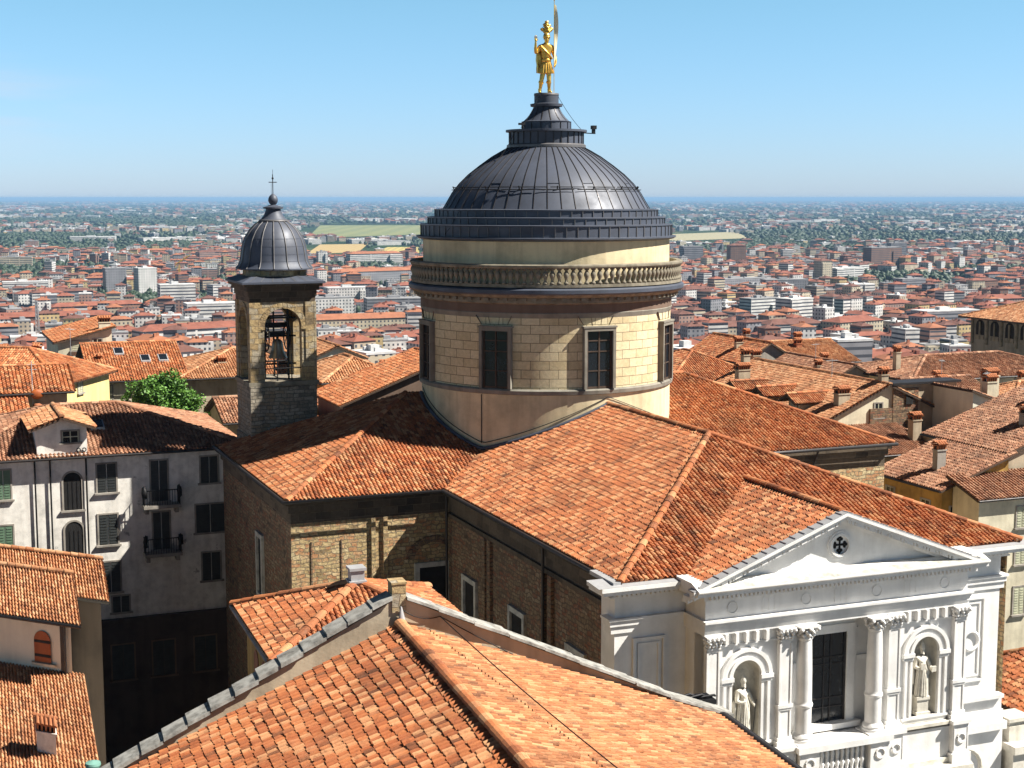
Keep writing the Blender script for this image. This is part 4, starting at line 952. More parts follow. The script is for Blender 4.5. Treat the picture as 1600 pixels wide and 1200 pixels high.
rows = []
for z, r in ((1.68, .25), (1.5, .3), (1.25, .36), (1.02, .4)):
    rows.append([((r + (.035 if k % 2 else -.03) * (1.7 - z) * 1.6) * math.sin(2 * math.pi * k / 36) - .03, -(r * .8 + (.035 if k % 2 else -.03) * (1.7 - z) * 1.6) * math.cos(2 * math.pi * k / 36), z) for k in range(36)])
mb.grid(rows, 0, None, False, True); mb.poly(rows[-1], 0)
mb.lathe([(.24, 1.6), (.28, 1.66), (.27, 1.74), (.23, 1.8)], 28, (-.03, 0), sharp=False)
part(mb, 'tunic', ['gold'], st)
mb = MB(); mb.tube([(-.33, -.14, 2.42), (-.15, -.25, 2.2), (.1, -.26, 1.95), (.27, -.16, 1.76)], .055, 6); mb.tube([(-.33, .1, 2.42), (0, .24, 2.2), (.27, .14, 1.76)], .05, 6)
rows = [[(-.42 + .3 * t - .05 * (k / 6) + .03 * math.sin(t * 9 + k), .2 + .06 * math.sin(t * 14) + .1 * k / 6, 2.4 - 1.35 * k / 6) for t in [i / 8 * 2 for i in range(9)]] for k in range(7)]
mb.grid(rows, 0); mb.grid([[(x, y + .05, z) for x, y, z in r] for r in rows], 0)
for k in range(6): mb.tube([(-.45, .05 + .03 * k, 2.35), (-.5, .0 + .04 * k, 1.7), (-.46 + .02 * k, -.02 + .05 * k, 1.05)], .05, 5)
part(mb, 'cloak', ['gold'], st)
mb = MB()
for e in (-1, 1):
    kx = -.29 if e < 0 else .12; mb.tube([(kx, -.06, .58), (kx - .02, -.02, .5)], [.14, .135], 10)
    ax = -.35 if e < 0 else .15; mb.tube([(ax, .02, .22), (ax, .02, .02)], [.1, .09], 8)
part(mb, 'boots', ['gold'], st)
bn = thing('banner', 'narrow gilded metal banner on a tall pole held by the golden statue', 'banner', DX, DY, 5.1, R(10))
bn['_zb'] = 0
mb = MB(); mb.tube([(.37, -.17, .02), (.37, -.17, 4.75)], .018, 8); mb.blob((.37, -.17, 4.6), .05, .05, .05, 0, 0, nl=8, nr=5); mb.tube([(.33, -.17, 4.68), (.41, -.17, 4.68)], .012, 5); part(mb, 'pole', ['gold'], bn)
mb = MB(); n = 14; edge = []
for k in range(n + 1):
    t = k / n; w_ = .19 * (math.sin(math.pi * min(1, t * .93 + .07) ** .85)) ** .8 if t < 1 else 0
    edge.append((w_, 4.35 - 2.9 * t))
rows = [[(.39 + w_ * f, -.17 - .1 * f * math.sin(z * 2.2), z) for f in (0, .25, .5, .75, 1)] for w_, z in edge]
mb.grid(rows, 0); mb.grid([[(x, y + .03, z) for x, y, z in r] for r in rows], 0)
part(mb, 'flag', ['goldpale'], bn)

st.scale = (.93,) * 3; bn.scale = (.93, .93, .97)
def bishop(x0, zbase, label, staff, book, turn):
    x, y = W2(x0, 25.3 - .22)
    b = thing('niche_statue', label, 'statue', x, y, zbase, A + turn)
    b['_zb'] = 0
    J = dict(base=(0, .03, .15, .24, .17), hem=(0, .02, .3, .25, .18), thigh=(.01, 0, .7, .22, .17), waist=(.02, .0, 1.0, .19, .15), chest=(.0, 0, 1.28, .21, .15), upch=(0, 0, 1.42, .18, .12), neck=(.01, -.01, 1.53, .06), jaw=(.02, -.05, 1.6, .075), head=(.02, -.03, 1.69, .09), top=(.02, -.02, 1.78, .07),
             ls=(-.2, 0, 1.42, .1), le=(-.29, -.05, 1.12, .09), lf=(-.2, -.2, 1.08, .065), lh=(-.1, -.25, 1.14, .045), rs=(.2, 0, 1.42, .1), re=(.32, -.04, 1.14, .09), rf=(.34, -.18, 1.0, .062), rh=(.35, -.24, .95, .045))
    E_ = [('base', 'hem'), ('hem', 'thigh'), ('thigh', 'waist'), ('waist', 'chest'), ('chest', 'upch'), ('upch', 'neck'), ('neck', 'jaw'), ('jaw', 'head'), ('head', 'top'), ('upch', 'ls'), ('ls', 'le'), ('le', 'lf'), ('lf', 'lh'), ('upch', 'rs'), ('rs', 're'), ('re', 'rf'), ('rf', 'rh')]
    for k in range(4):
        J['f%d' % k] = (.33 - .03 * (k % 2), -.28, .98 - .025 * k, .012); E_.append(('rh', 'f%d' % k)); J['a%d' % k] = (-.05, -.28, 1.17 - .025 * k, .012); E_.append(('lh', 'a%d' % k))
    skin_ob('body', J, E_, 'waist', 'marble_warm', b)
    mb = MB(); mb.lathe([(.095, 1.74), (.11, 1.8), (.085, 1.92), (.0, 2.06)], 14, (.02, -.02), sharp=False); part(mb, 'mitre', ['marble_warm'], b)
    mb = MB()
    for k in range(9):
        a = -1.3 + 2.6 * k / 8; mb.tube([(.12 * math.sin(a), -.12 * math.cos(a), 1.35), (.21 * math.sin(a) + .02, -.2 * math.cos(a), .95 - .1 * (k % 3)), (.25 * math.sin(a * 1.1), -.22 * math.cos(a), .04)], [.03, .045, .05], 5)
    for e in (-1, 1): mb.tube([(e * .24, .05, 1.4), (e * .33, .06, 1.0), (e * .28, .05, .45)], [.07, .1, .06], 6)
    part(mb, 'robe', ['marble_warm'], b)
    mb = MB()
    if staff: mb.tube([(.4, -.27, 1.15), (.22, -.34, .05)], .018, 6)
    if book: mb.box(-.2, -.02, -.34, -.28, 1.08, 1.3); mb.box(.28, .46, -.3, -.24, .95, 1.15)
    part(mb, 'crozier' if staff else 'book', ['iron' if staff else 'marble_warm'], b)
    mb = MB(); h_ = zbase + 18.78; mb.box(-.27, .27, -.24, .24, -.1, 0.02); mb.box(-.23, .23, -.2, .2, -h_ + .1, -.1); mb.box(-.29, .29, -.26, .26, -h_, -h_ + .12); o = mb.build('plinth', [M['marble_warm']], b, 0)
bishop(S0 - 3.75, -18.42, 'white marble bishop statue leaning a dark staff in the left niche', True, False, R(8))
bishop(S0 + 3.75, -18.1, 'white marble bishop statue holding a book in the right niche', False, True, R(-4))

# ------------------------------------------------------------------ houses
def house(name, label, cat, cx, cy, rot, hw, hd, ze, zb, rise, roof, wall, tile='tile_old', over=.4, wins=(), chims=(), group=None, w=.2, c=.3, lo=True, skyl=(), gut=True):
    h = thing(name, label, cat, cx, cy, zb, rot, group)
    mb = MB(); x, y = hw, hd
    def zr(px, py):
        if roof == 'gx': return ze + rise * (1 - abs(py) / y)
        if roof == 'gy': return ze + rise * (1 - abs(px) / x)
        if roof == 'sx+': return ze + rise * (px + x) / (2 * x)
        if roof == 'sx-': return ze + rise * (x - px) / (2 * x)
        if roof == 'sy+': return ze + rise * (py + y) / (2 * y)
        if roof == 'sy-': return ze + rise * (y - py) / (2 * y)
        if roof == 'hip': return ze + rise * min(1, (x - abs(px)) / min(x, y), (y - abs(py)) / min(x, y))
        return ze
    cs = [(-x, -y), (x, -y), (x, y), (-x, y)]
    for i in range(4):
        a, b = cs[i], cs[(i + 1) % 4]; m_ = ((a[0] + b[0]) / 2, (a[1] + b[1]) / 2)
        top = [(b[0], b[1], zr(*b) - .04)] + ([(m_[0], m_[1], zr(*m_) - .04)] if zr(*m_) > zr(*a) + .01 and zr(*m_) > zr(*b) + .01 else []) + [(a[0], a[1], zr(*a) - .04)]
        mb.poly([(a[0], a[1], zb), (b[0], b[1], zb)] + top)
    part(mb, 'wall', [wall], h)
    mb = MB(); o = over; k = rise / (x if roof == 'gy' else y if roof == 'gx' else min(x, y) if roof == 'hip' else 2 * x if 'x' in roof else 2 * y)
    T = dict(w=w, c=c, lo=lo, base_m=1)
    d = k * o
    if roof == 'gx':
        for e in (-1, 1): tiles(mb, [(-x - o, e * (y + o), ze - d), (x + o, e * (y + o), ze - d), (x + o, 0, ze + rise), (-x - o, 0, ze + rise)], **T)
        ridge(mb, (-x - o, 0, ze + rise), (x + o, 0, ze + rise))
    elif roof == 'gy':
        for e in (-1, 1): tiles(mb, [(e * (x + o), -y - o, ze - d), (e * (x + o), y + o, ze - d), (0, y + o, ze + rise), (0, -y - o, ze + rise)], **T)
        ridge(mb, (0, -y - o, ze + rise), (0, y + o, ze + rise))
    elif roof == 'hip':
        a = x + o; b = y + o; r = min(x, y); zt_ = ze + rise; z0 = ze - d
        if x >= y: p, q = (-x + r, 0, zt_), (x - r, 0, zt_)
        else: p, q = (0, -y + r, zt_), (0, y - r, zt_)
        C = [(-a, -b, z0), (a, -b, z0), (a, b, z0), (-a, b, z0)]
        if x >= y: F = [[C[0], C[1], q, p], [C[1], C[2], q], [C[2], C[3], p, q], [C[3], C[0], p]]
        else: F = [[C[0], C[1], p], [C[1], C[2], q, p], [C[2], C[3], q], [C[3], C[0], p, q]]
        for f in F:
            f2 = [f[0]]
            for v in f[1:]:
                if (Vector(v) - Vector(f2[-1])).length > .02: f2.append(v)
            tiles(mb, f2, **T)
        for s_, t_ in ((C[0], p), (C[1], q if x >= y else p), (C[2], q), (C[3], p if x >= y else q)): ridge(mb, s_, t_)
        if (Vector(p) - Vector(q)).length > .3: ridge(mb, p, q)
    else:
        P = [(sx * (x + o), sy * (y + o)) for sx, sy in ((-1, -1), (1, -1), (1, 1), (-1, 1))]
        def zs(px, py):
            s_ = {'sx+': px, 'sx-': -px, 'sy+': py, 'sy-': -py}[roof]; L = x if 'x' in roof else y; return ze + rise * (s_ + L) / (2 * L)
        tiles(mb, [(px, py, zs(px, py)) for px, py in P], **T)
    part(mb, 'roof', [tile, 'wood'], h)
    if gut:
        mb = MB()
        if roof in ('gx', 'hip', 'sy+'): mb.tube([(-x - o, -y - o - .06, ze - d - .06), (x + o, -y - o - .06, ze - d - .06)], .07, 6)
        if roof in ('gy', 'hip', 'sx+'): mb.tube([(-x - o - .06, -y - o, ze - d - .06), (-x - o - .06, y + o, ze - d - .06)], .07, 6)
        if mb.v: part(mb, 'gutter', ['gutter'], h)
    for side, u, z, ww, hh, style in wins:
        tr = {'f': lambda a, b, d_: (a, -y - d_, b), 'l': lambda a, b, d_: (-x - d_, a, b), 'r': lambda a, b, d_: (x + d_, a, b)}[side]
        window(h, tr, u, z, ww, hh, style)
    for cxx, cyy, cw, cd, zt_, cst in chims: chimney(h, cxx, cyy, cw, cd, zr(cxx, cyy) - .5, zt_, cst)
    for sx_, sy_ in skyl:
        mb = MB(); z = zr(sx_, sy_); zz = zr(sx_, sy_ + .5); zq = zr(sx_ + .01, sy_)
        g_ = (zr(sx_ + .3, sy_) - zr(sx_ - .3, sy_)) / .6; f_ = (zr(sx_, sy_ + .3) - zr(sx_, sy_ - .3)) / .6
        q = lambda a, b, e: (sx_ + a, sy_ + b, z + a * g_ + b * f_ + e)
        for a0, a1, b0, b1, m_, e in ((-.38, .38, -.5, .5, 0, .16), (-.3, .3, -.42, .42, 1, .19)):
            mb.poly([q(a0, b0, e), q(a1, b0, e), q(a1, b1, e), q(a0, b1, e)], m_)
            for (p0, p1) in (((a0, b0), (a1, b0)), ((a1, b0), (a1, b1)), ((a1, b1), (a0, b1)), ((a0, b1), (a0, b0))): mb.poly([q(*p0, 0), q(*p1, 0), q(*p1, e), q(*p0, e)], m_)
        part(mb, 'skylight', ['zinc', 'glass'], h)
    return h
def window(h, tr, u, z, ww, hh, style):
    m_ = MB(); a, b = ww / 2, hh / 2
    if style == 'arch':
        n = 12
        arc = lambda r: [(u + r * math.cos(math.pi * k / n), z + b - a + r * math.sin(math.pi * k / n)) for k in range(n + 1)]
        o_ = [(u + a + .1, z - b)] + arc(a + .1) + [(u - a - .1, z - b), (u - a, z - b)] + arc(a)[::-1] + [(u + a, z - b)]
        m_.prism(o_, tr, -.02, .05); m_.prism([(u - a - .18, z - b - .1), (u + a + .18, z - b - .1), (u + a + .18, z - b), (u - a - .18, z - b)], tr, -.02, .14)
        f = part(m_, 'window', ['greyp'], h)
        m_ = MB(); m_.prism([(u + a, z - b)] + arc(a) + [(u - a, z - b)], tr, -.02, .012); part(m_, 'pane', ['black'], f)
        m_ = MB()
        for t in (-.5, 0, .5): m_.prism([(u + t * a - .02, z - b), (u + t * a + .02, z - b), (u + t * a + .02, z + b * .5), (u + t * a - .02, z + b * .5)], tr, .012, .03)
        part(m_, 'bars', ['iron'], f); return f
    if style == 'orangearch':
        n = 12; arc = [(u + a * math.cos(math.pi * k / n), z + b - a + a * math.sin(math.pi * k / n)) for k in range(n + 1)]
        m_.prism([(u + a, z - b)] + arc + [(u - a, z - b)], tr, -.02, .02)
        m_.prism([(u - a - .15, z - b - .1), (u + a + .15, z - b - .1), (u + a + .15, z - b), (u - a - .15, z - b)], tr, -.02, .16); f = part(m_, 'window', ['cream'], h)
        m_ = MB(); m_.prism([(u + a * .97, z - b + .01)] + [(u + (p - u) * .97, z + (q - z) * .97) for p, q in arc] + [(u - a * .97, z - b + .01)], tr, .02, .06); s_ = part(m_, 'shutter', ['orange'], f)
        m_ = MB()
        for zz in (z + b * .32, z - b * .55): m_.prism([(u - a * .95, zz - .05), (u + a * .95, zz - .05), (u + a * .95, zz + .05), (u - a * .95, zz + .05)], tr, .06, .085)
        part(m_, 'shutter_hinges', ['iron'], f); return f
    t = .09
    for u0, u1, v0, v1 in ((u - a - t, u - a, z - b, z + b + t), (u + a, u + a + t, z - b, z + b + t), (u - a, u + a, z + b, z + b + t)): m_.prism([(u0, v0), (u1, v0), (u1, v1), (u0, v1)], tr, -.02, .05)
    m_.prism([(u - a - .18, z - b - .1), (u + a + .18, z - b - .1), (u + a + .18, z - b), (u - a - .18, z - b)], tr, -.02, .16)
    f = part(m_, 'window', ['greyp'], h)
    m_ = MB()
    if style == 'dark':
        m_.prism([(u - a, z - b), (u + a, z - b), (u + a, z + b), (u - a, z + b)], tr, -.02, .012); part(m_, 'pane', ['glass'], f)
        m_ = MB()
        for t_ in (-.98, 0, .98): m_.prism([(u + t_ * a - .03, z - b), (u + t_ * a + .03, z - b), (u + t_ * a + .03, z + b), (u + t_ * a - .03, z + b)], tr, .012, .03)
        m_.prism([(u - a, z - .025), (u + a, z - .025), (u + a, z + .025), (u - a, z + .025)], tr, .012, .029); part(m_, 'sash', ['pshut'], f)
    else:
        for e in (-1, 1):
            m_ = MB(); x0, x1 = sorted((u + e * .02, u + e * a)); m_.prism([(x0, z - b), (x1, z - b), (x1, z + b), (x0, z + b)], tr, -.02, .03)
            n = max(4, int(hh / .16))
            for k in range(n): zz = z - b + .06 + k * (hh - .1) / n; m_.prism([(x0 + .06, zz), (x1 - .06, zz), (x1 - .06, zz + .06), (x0 + .06, zz + .06)], tr, .03, .05)
            part(m_, 'shutter', [{'green': 'green', 'pale': 'pshut', 'dgreen': 'dgreen', 'orange': 'orange'}[style]], f)
    return f
def chimney(h, x, y, w, d, z0, z1, style):
    r0_ = random.Random(int(abs(x * 131 + z1 * 77 + y * 19))); z1 -= r0_.uniform(.15, .55); w *= r0_.uniform(.6, .95); d *= r0_.uniform(.6, .9)
    mb = MB(); body = {'p': 'cream', 'g': 'greyp', 'r': 'brickred', 'w': 'whitew', 'o': 'beige'}[style]
    mb.box(x - w / 2, x + w / 2, y - d / 2, y + d / 2, z0, z1 - .38); mb.box(x - w / 2 - .05, x + w / 2 + .05, y - d / 2 - .05, y + d / 2 + .05, z1 - .46, z1 - .38)
    n = max(2, int(w / .2)); 
    for k in range(n + 1):
        xx = x - w / 2 + .05 + (w - .1) * k / n
        for yy in (y - d / 2 + .06, y + d / 2 - .06): mb.box(xx - .045, xx + .045, yy - .05, yy + .05, z1 - .38, z1 - .14, 1)
    mb.box(x - w / 2 + .08, x + w / 2 - .08, y - d / 2 + .09, y + d / 2 - .09, z1 - .38, z1 - .16, 2)
    mb.box(x - w / 2 - .07, x + w / 2 + .07, y - d / 2 - .07, y + d / 2 + .07, z1 - .14, z1 - .09, 1)
    q = max(2, int((w + .2) / .2))
    for k in range(q):
        xx = x - w / 2 - .05 + (w + .1) * (k + .5) / q
        for e in (-1, 1): ridge(mb, (xx, y + e * (d / 2 + .1), z1 - .09), (xx, y, z1 + .08), (w + .1) / q * .48, .4, 1)
    ridge(mb, (x - w / 2 - .1, y, z1 + .06), (x + w / 2 + .1, y, z1 + .06), .1, .4, 1)
    part(mb, 'chimney', [body, 'ridge', 'black'], h)
def hst(name, label, s0, s1, t0, t1, ze, zb, rise, roof, wall, **k):
    cx, cy = W2((s0 + s1) / 2, (t0 + t1) / 2)
    return house(name, label, 'house', cx, cy, A, (s1 - s0) / 2, (t1 - t0) / 2, ze, zb, rise, roof, wall, **k)

# --- the white house in the shade on the left
cx, cy = W2(-20.2, -21.5)
L1 = house('town_house', 'tall weathered white house with balconies and arched windows, left of the bell tower', 'house', cx, cy, A, 7.8, 6.0, -13.85, GZ, 1.85, 'hip', 'whitew', over=.5, w=.22, c=.3, lo=False,
           wins=[('f', s + 20.2, z, w_, h_, st_) for s, z, w_, h_, st_ in ((-25.2, -15.4, .75, 1.6, 'green'), (-25.2, -18.45, .8, 1.6, 'green'), (-19.76, -15.4, 1.0, 1.6, 'dgreen'), (-19.76, -18.3, 1.0, 1.7, 'dgreen'), (-14.1, -15.3, .95, 1.5, 'dgreen'), (-14.1, -18.1, 1.6, 1.6, 'dgreen'), (-14.1, -20.9, 1.0, 1.6, 'dgreen'),
                 (-16.9, -15.75, .9, 2.3, 'dgreen'), (-16.85, -18.6, .9, 2.1, 'dgreen'), (-21.6, -16.0, .95, 2.1, 'arch'), (-21.6, -18.75, .95, 2.1, 'arch'), (-19.7, -21.0, 1.0, 1.7, 'dgreen'), (-19.2, -22.6, .9, .9, 'dgreen'))],
           skyl=[(.35, -3.0)])
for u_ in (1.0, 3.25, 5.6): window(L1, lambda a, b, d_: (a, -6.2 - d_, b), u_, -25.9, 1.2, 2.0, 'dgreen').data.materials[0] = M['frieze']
for z in (-17.0, -19.75):
    mb = MB(); x0, x1 = -17.9 + 20.2, -15.85 + 20.2
    mb.box(x0, x1, -6.85, -6.0, z - .18, z); mb.box(x0 + .1, x0 + .3, -6.6, -6.0, z - .5, z - .18); mb.box(x1 - .3, x1 - .1, -6.6, -6.0, z - .5, z - .18)
    bl = part(mb, 'balcony', ['greyp'], L1); mb = MB()
    mb.tube([(x0 + .05, -6.0, z + .85), (x0 + .05, -6.8, z + .85), (x1 - .05, -6.8, z + .85), (x1 - .05, -6.0, z + .85)], .03, 5)
    for k in range(15): x = x0 + .05 + (x1 - x0 - .1) * k / 14; mb.tube([(x, -6.8, z), (x, -6.8, z + .85)], .018, 4)
    for k in range(5):
        for x in (x0 + .05, x1 - .05): mb.tube([(x, -6.1 - .15 * k, z), (x, -6.1 - .15 * k, z + .85)], .018, 4)
    for x in (x0 + .05, x1 - .05): mb.blob((x, -6.75, z + .75), .16, .16, .35, 0, .3, nl=6, nr=4)
    part(mb, 'railing', ['iron'], bl)
mb = MB(); dx0, dx1 = -23.4 + 20.2, -20.75 + 20.2; dc = (dx0 + dx1) / 2
mb.poly([(dx0, -6.12, -14.0), (dx1, -6.12, -14.0), (dx1, -6.12, -12.3), (dc, -6.12, -11.85), (dx0, -6.12, -12.3)])
mb.poly([(dx0, -6.12, -14), (dx0, -6.12, -12.3), (dx0, -1.5, -12.3), (dx0, -1.5, -14)]); mb.poly([(dx1, -6.12, -14), (dx1, -1.5, -14), (dx1, -1.5, -12.3), (dx1, -6.12, -12.3)])
mb.box(dx0 - .1, dx1 + .1, -6.3, -6.0, -14.1, -13.9)
dm = part(mb, 'dormer', ['whitew'], L1)
mb = MB()
for e, xx in ((-1, dx0 - .45), (1, dx1 + .45)): tiles(mb, [(xx, -6.75, -12.42), (dc, -6.75, -11.78), (dc, -1.2, -11.78), (xx, -1.2, -12.42)], w=.22, c=.3, base_m=1)
ridge(mb, (dc, -6.75, -11.75), (dc, -1.2, -11.75)); part(mb, 'dormer_roof', ['tile_pale', 'wood'], dm)
window(L1, lambda a, b, d_: (a, -6.12 - d_, b), dc + .45, -12.95, .85, .6, 'dark')
mb = MB(); 
for x in (-22.75 + 20.2, -20.85 + 20.2, -23.55 + 20.2): mb.tube([(x, -6.12, -14), (x, -6.12, GZ)], .05, 5)
for x in (dc + .85, dc + 1.15): 
    mb.tube([(x + .1 * math.cos(k), -6.2, -13.7 + .1 * math.sin(k)) for k in [i * .63 for i in range(11)]], .03, 4)
part(mb, 'drainpipe', ['iron'], L1)

mb = MB(); mb.box(-7.6, 7.85, -6.2, -5.9, GZ, -23.6); mb.box(-7.6, 7.85, -6.35, -5.9, -23.6, -23.4); part(mb, 'lower_storey', ['shade_dark'], L1)  # added facing whose near-black colour paints the shade of the courtyard
L1.scale = (.937,) * 3; L1.location = L1.location * .937
# --- left, beyond the white house
hst('town_house', 'low house with red roof and recessed terrace at the left edge of the photo', -34, -20.9, -31, -24, -11.35, -24, 1.1, 'gx', 'beige', w=.22, c=.3, tile='tile')
hst('house_extension', 'lean to tiled roof in front of the recessed terrace at the left edge', -34, -23.6, -24.1, -18.5, -13.2, -24, 1.65, 'sy+', 'beige', w=.22, c=.3, tile='tile')
mb = MB(); x_, y_ = W2(-22.9, -23.75); ant = thing('antenna', 'red dish aerial on a thin mast on the left roof terrace', 'aerial', x_, y_, -13, A)
mb.tube([(0, 0, -13), (0, 0, -9.6)], .03, 5); mb.tube([(-.25, 0, -9.8), (.25, 0, -9.8)], .015, 4); mb.tube([(-.3, 0, -10.1), (.3, 0, -10.1)], .015, 4); part(mb, 'mast', ['zinc'], ant)
mb = MB(); mb.blob((.25, -.15, -11.55), .4, .15, .3, 0, .05, nl=12, nr=6); part(mb, 'dish', ['orange'], ant)
mb = MB(); mb.lathe([(.38, -12.9), (.3, -12.7), (.2, -12.4), (.28, -12.2), (.1, -12.1)], 14, sharp=False); mb.v = [(x + .25, y - .1, z) for x, y, z in mb.v]; part(mb, 'base', ['brickred'], ant)
house('town_house', 'pale yellow house with white shutters left of the green tree', 'house', -34.9, 104.5, R(-9), 5.3, 4.0, -12.15, -24, 1.75, 'hip', 'paleyellow', over=.5, tile='tile',
      wins=[('r', -.8, -12.9, .7, .9, 'pale'), ('r', -.8, -15.3, .7, .9, 'pale')], chims=[(-1.2, 1.0, .7, .7, -10.0, 'r'), (.6, 2.6, .7, .6, -10.0, 'r')])
hst('town_house', 'long red roofed house with twin roof windows behind the green tree', -16.3, -9.6, -61.5, -50.2, -13.9, -24, 2.2, 'gx', 'cream', over=.5, tile='tile', w=.21, c=.3,
    wins=[('f', -2.6, -15.3, 1.0, 1.6, 'pale'), ('f', 1.6, -15.4, .9, 1.5, 'dark')], skyl=[(.9, -2.9), (2.3, -2.9), (-1.0, -1.6)], chims=[(-2.6, -2.5, .4, .4, -12.0, 'p')])
hst('town_house', 'beige house with pale orange hipped roof just left of the bell tower', -9.7, 1.2, -60, -50, -14.0, -24, 1.6, 'hip', 'beige', over=.5, tile='tile_pale', w=.21, c=.3,
    wins=[('f', .6, -14.9, 1.0, 1.2, 'dark'), ('f', 3.2, -15.0, .45, .5, 'dark')], chims=[(-1.8, -2.6, .9, .8, -12.4, 'o')])
hst('town_house', 'cream house with glazed attic standing behind the red roofs at far left', -18.0, -13.6, -72, -61, -11.9, -26, 1.1, 'sx+', 'cream', over=.35, tile='tile', wins=[('f', -.4, -12.3, 1.4, .8, 'pale'), ('f', 1.0, -12.2, .7, .8, 'dark')], chims=[(1.7, -4.8, 1.0, .8, -9.6, 'p')])
hst('town_house', 'small tiled house roof between the yellow house and the bell tower', -10.5, -4, -34, -28, -14.4, -26, 1.1, 'gx', 'beige', tile='tile_old', chims=[(1.8, -2, .7, .6, -12.4, 'w')])
# --- between tower and dome
wg_ = hst('town_house', 'white gabled house with a small round iron mark between bell tower and dome', -.6, 3.8, -60, -45, -12.45, -26, .95, 'gy', 'ivory', over=.25, tile='tile_pale', chims=[(-1.4, -3, .7, .6, -10.9, 'w')])
mb = MB(); mb.tube([(-1.15 + .2 * math.cos(k), -7.53, -12.75 + .26 * math.sin(k)) for k in [-1.1 + i * .43 for i in range(13)]], .04, 4); part(mb, 'iron_tie', ['iron'], wg_)
hst('town_house', 'small ochre house with hipped roof between bell tower and dome', -3.4, 2.2, -38, -30.2, -12.35, -26, 1.2, 'hip', 'ochre', over=.35, tile='tile_pale', wins=[('f', -1.5, -13.0, .5, .8, 'dark')], chims=[(2.2, -1.5, .6, .5, -11.0, 'r')])
hst('house_extension', 'small white gabled annex beside the foot of the bell tower', -9.2, -6.4, -22.5, -18.2, -13.35, -26, .7, 'gy', 'ivory', over=.2, tile='tile')
hst('town_house', 'low tiled house right behind the bell tower shaft', -7.5, -3.5, -38, -26, -14.2, -26, 1.0, 'gy', 'ochre', tile='tile')

# --- right: the old town roofs
R2 = hst('town_house', 'long orange roofed house with three gabled dormers right of the dome', 28.2, 39.4, -35.5, -18, -15.4, -30, 2.5, 'gy', 'cream', over=.3, tile='tile_pale', w=.21, c=.3,
    wins=[('f', -.75, -14.75, .6, 1.0, 'dark')], chims=[(-3.4, 5.2, 1.5, .7, -12.6, 'o'), (-1.5, 8.0, .7, .6, -11.7, 'o'), (-3.0, -7.6, 1.1, .9, -12.7, 'o'), (.2, -7.9, .7, .7, -11.6, 'o')])
for k, yy in enumerate((3.2, -.6, -4.7)):
    mb = MB(); mb.box(-5.0, -2.0, yy - .75, yy + .75, -15.6, -14.25); d = part(mb, 'dormer', ['beige'], R2)
    mb = MB()
    for e in (-1, 1): tiles(mb, [(-5.7, yy + e * 1.15, -14.4), (-.9, yy + e * 1.15, -14.4), (-.9, yy, -13.85), (-5.7, yy, -13.85)], w=.18, c=.26, lo=True, base_m=1)
    ridge(mb, (-5.7, yy, -13.83), (-.9, yy, -13.83)); part(mb, 'dormer_roof', ['tile', 'wood'], d)
    mb = MB(); mb.box(-5.06, -5.0, yy - .4, yy + .4, -15.2, -14.5); part(mb, 'dormer_window', ['glass'], d)
x_, y_ = W2(36.9, -22)
hb = thing('wall_block', 'tall flat topped rubble and plaster wall right of the dormered house', 'house', x_, y_, -30, A)
mb = MB(); mb.box(-2.7, 2.7, -4.1, -2.9, -30, -13.0); part(mb, 'wall', ['beige'], hb)
mb = MB(); mb.box(-2.72, -.6, -4.16, -4.05, -19, -13.25); mb.box(-4.6, -2.72, -4.14, -4.0, -19, -14.6); part(mb, 'rubble_patch', ['stone'], hb)
mb = MB(); mb.box(-2.9, 2.9, -4.35, -2.7, -13.0, -12.85); part(mb, 'flat_roof', ['gutter'], hb)
mb = MB(); mb.box(1.55, 2.3, -4.2, -4.08, -16.3, -14.2); mb.box(-1.7, -1.1, -4.25, -4.14, -14.4, -13.6); part(mb, 'window', ['black'], hb)
hst('town_house', 'pale yellow lean to house with twin vents behind the old chimneys', 37.6, 43, -19.5, -13.6, -14.95, -30, 1.9, 'sx-', 'ivory', over=.25, tile='tile_old', chims=[(-.4, -1.8, 1.1, .9, -11.9, 'p'), (1.6, .6, 1.2, 1.0, -11.9, 'p')])
hst('house_extension', 'low lean to roof against the rubble wall with a mortar chimney', 29.6, 34.3, -17.9, -13.2, -16.9, -30, 1.2, 'sy+', 'beige', over=.2, chims=[(2.0, -.5, .75, .7, -14.4, 'o')])
hst('house_extension', 'low lean to roof under the tall plaster wall beside the big chimney', 34.5, 39.5, -17.8, -11.8, -17.3, -30, 1.3, 'sx-', 'beige', over=.2, chims=[(2.0, -1.6, .8, .8, -13.9, 'o')])
hst('town_house', 'ochre walled house with chimney and green roof panes right of the transept', 25.2, 29.9, -6.9, -.8, -16.55, GZ, 1.65, 'sx+', 'ochre', over=.35, w=.22, c=.3,
    wins=[('l', -1.6, -18.2, .8, 1.3, 'dark'), ('l', 1.8, -18.0, .8, 1.2, 'dark'), ('f', -1.4, -18.4, .7, 1.3, 'dark')], chims=[(-.7, -.6, .8, .6, -14.2, 'g')])
hst('town_house', 'old house with stepped upper roof at the right edge above the ochre house', 30.2, 37.5, -8.6, -1.2, -14.75, GZ, 2.5, 'sx+', 'beige', over=.35, w=.22, c=.3, chims=[(-.4, -1.6, 1.2, .8, -12.4, 'g'), (2.6, .8, 1.1, .9, -11.6, 'o')])
hst('town_house', 'ivory house with pale shutters and a strip of tiled roof at the right edge', 25.9, 37, -.7, 1.6, -16.75, GZ, .75, 'sy+', 'cream', over=.3, w=.22, c=.3,
    wins=[('f', -2.5, -18.1, .75, 1.2, 'pale'), ('f', -2.5, -20.2, .75, 1.3, 'pale'), ('f', -2.5, -23.0, .75, 1.6, 'pale')])
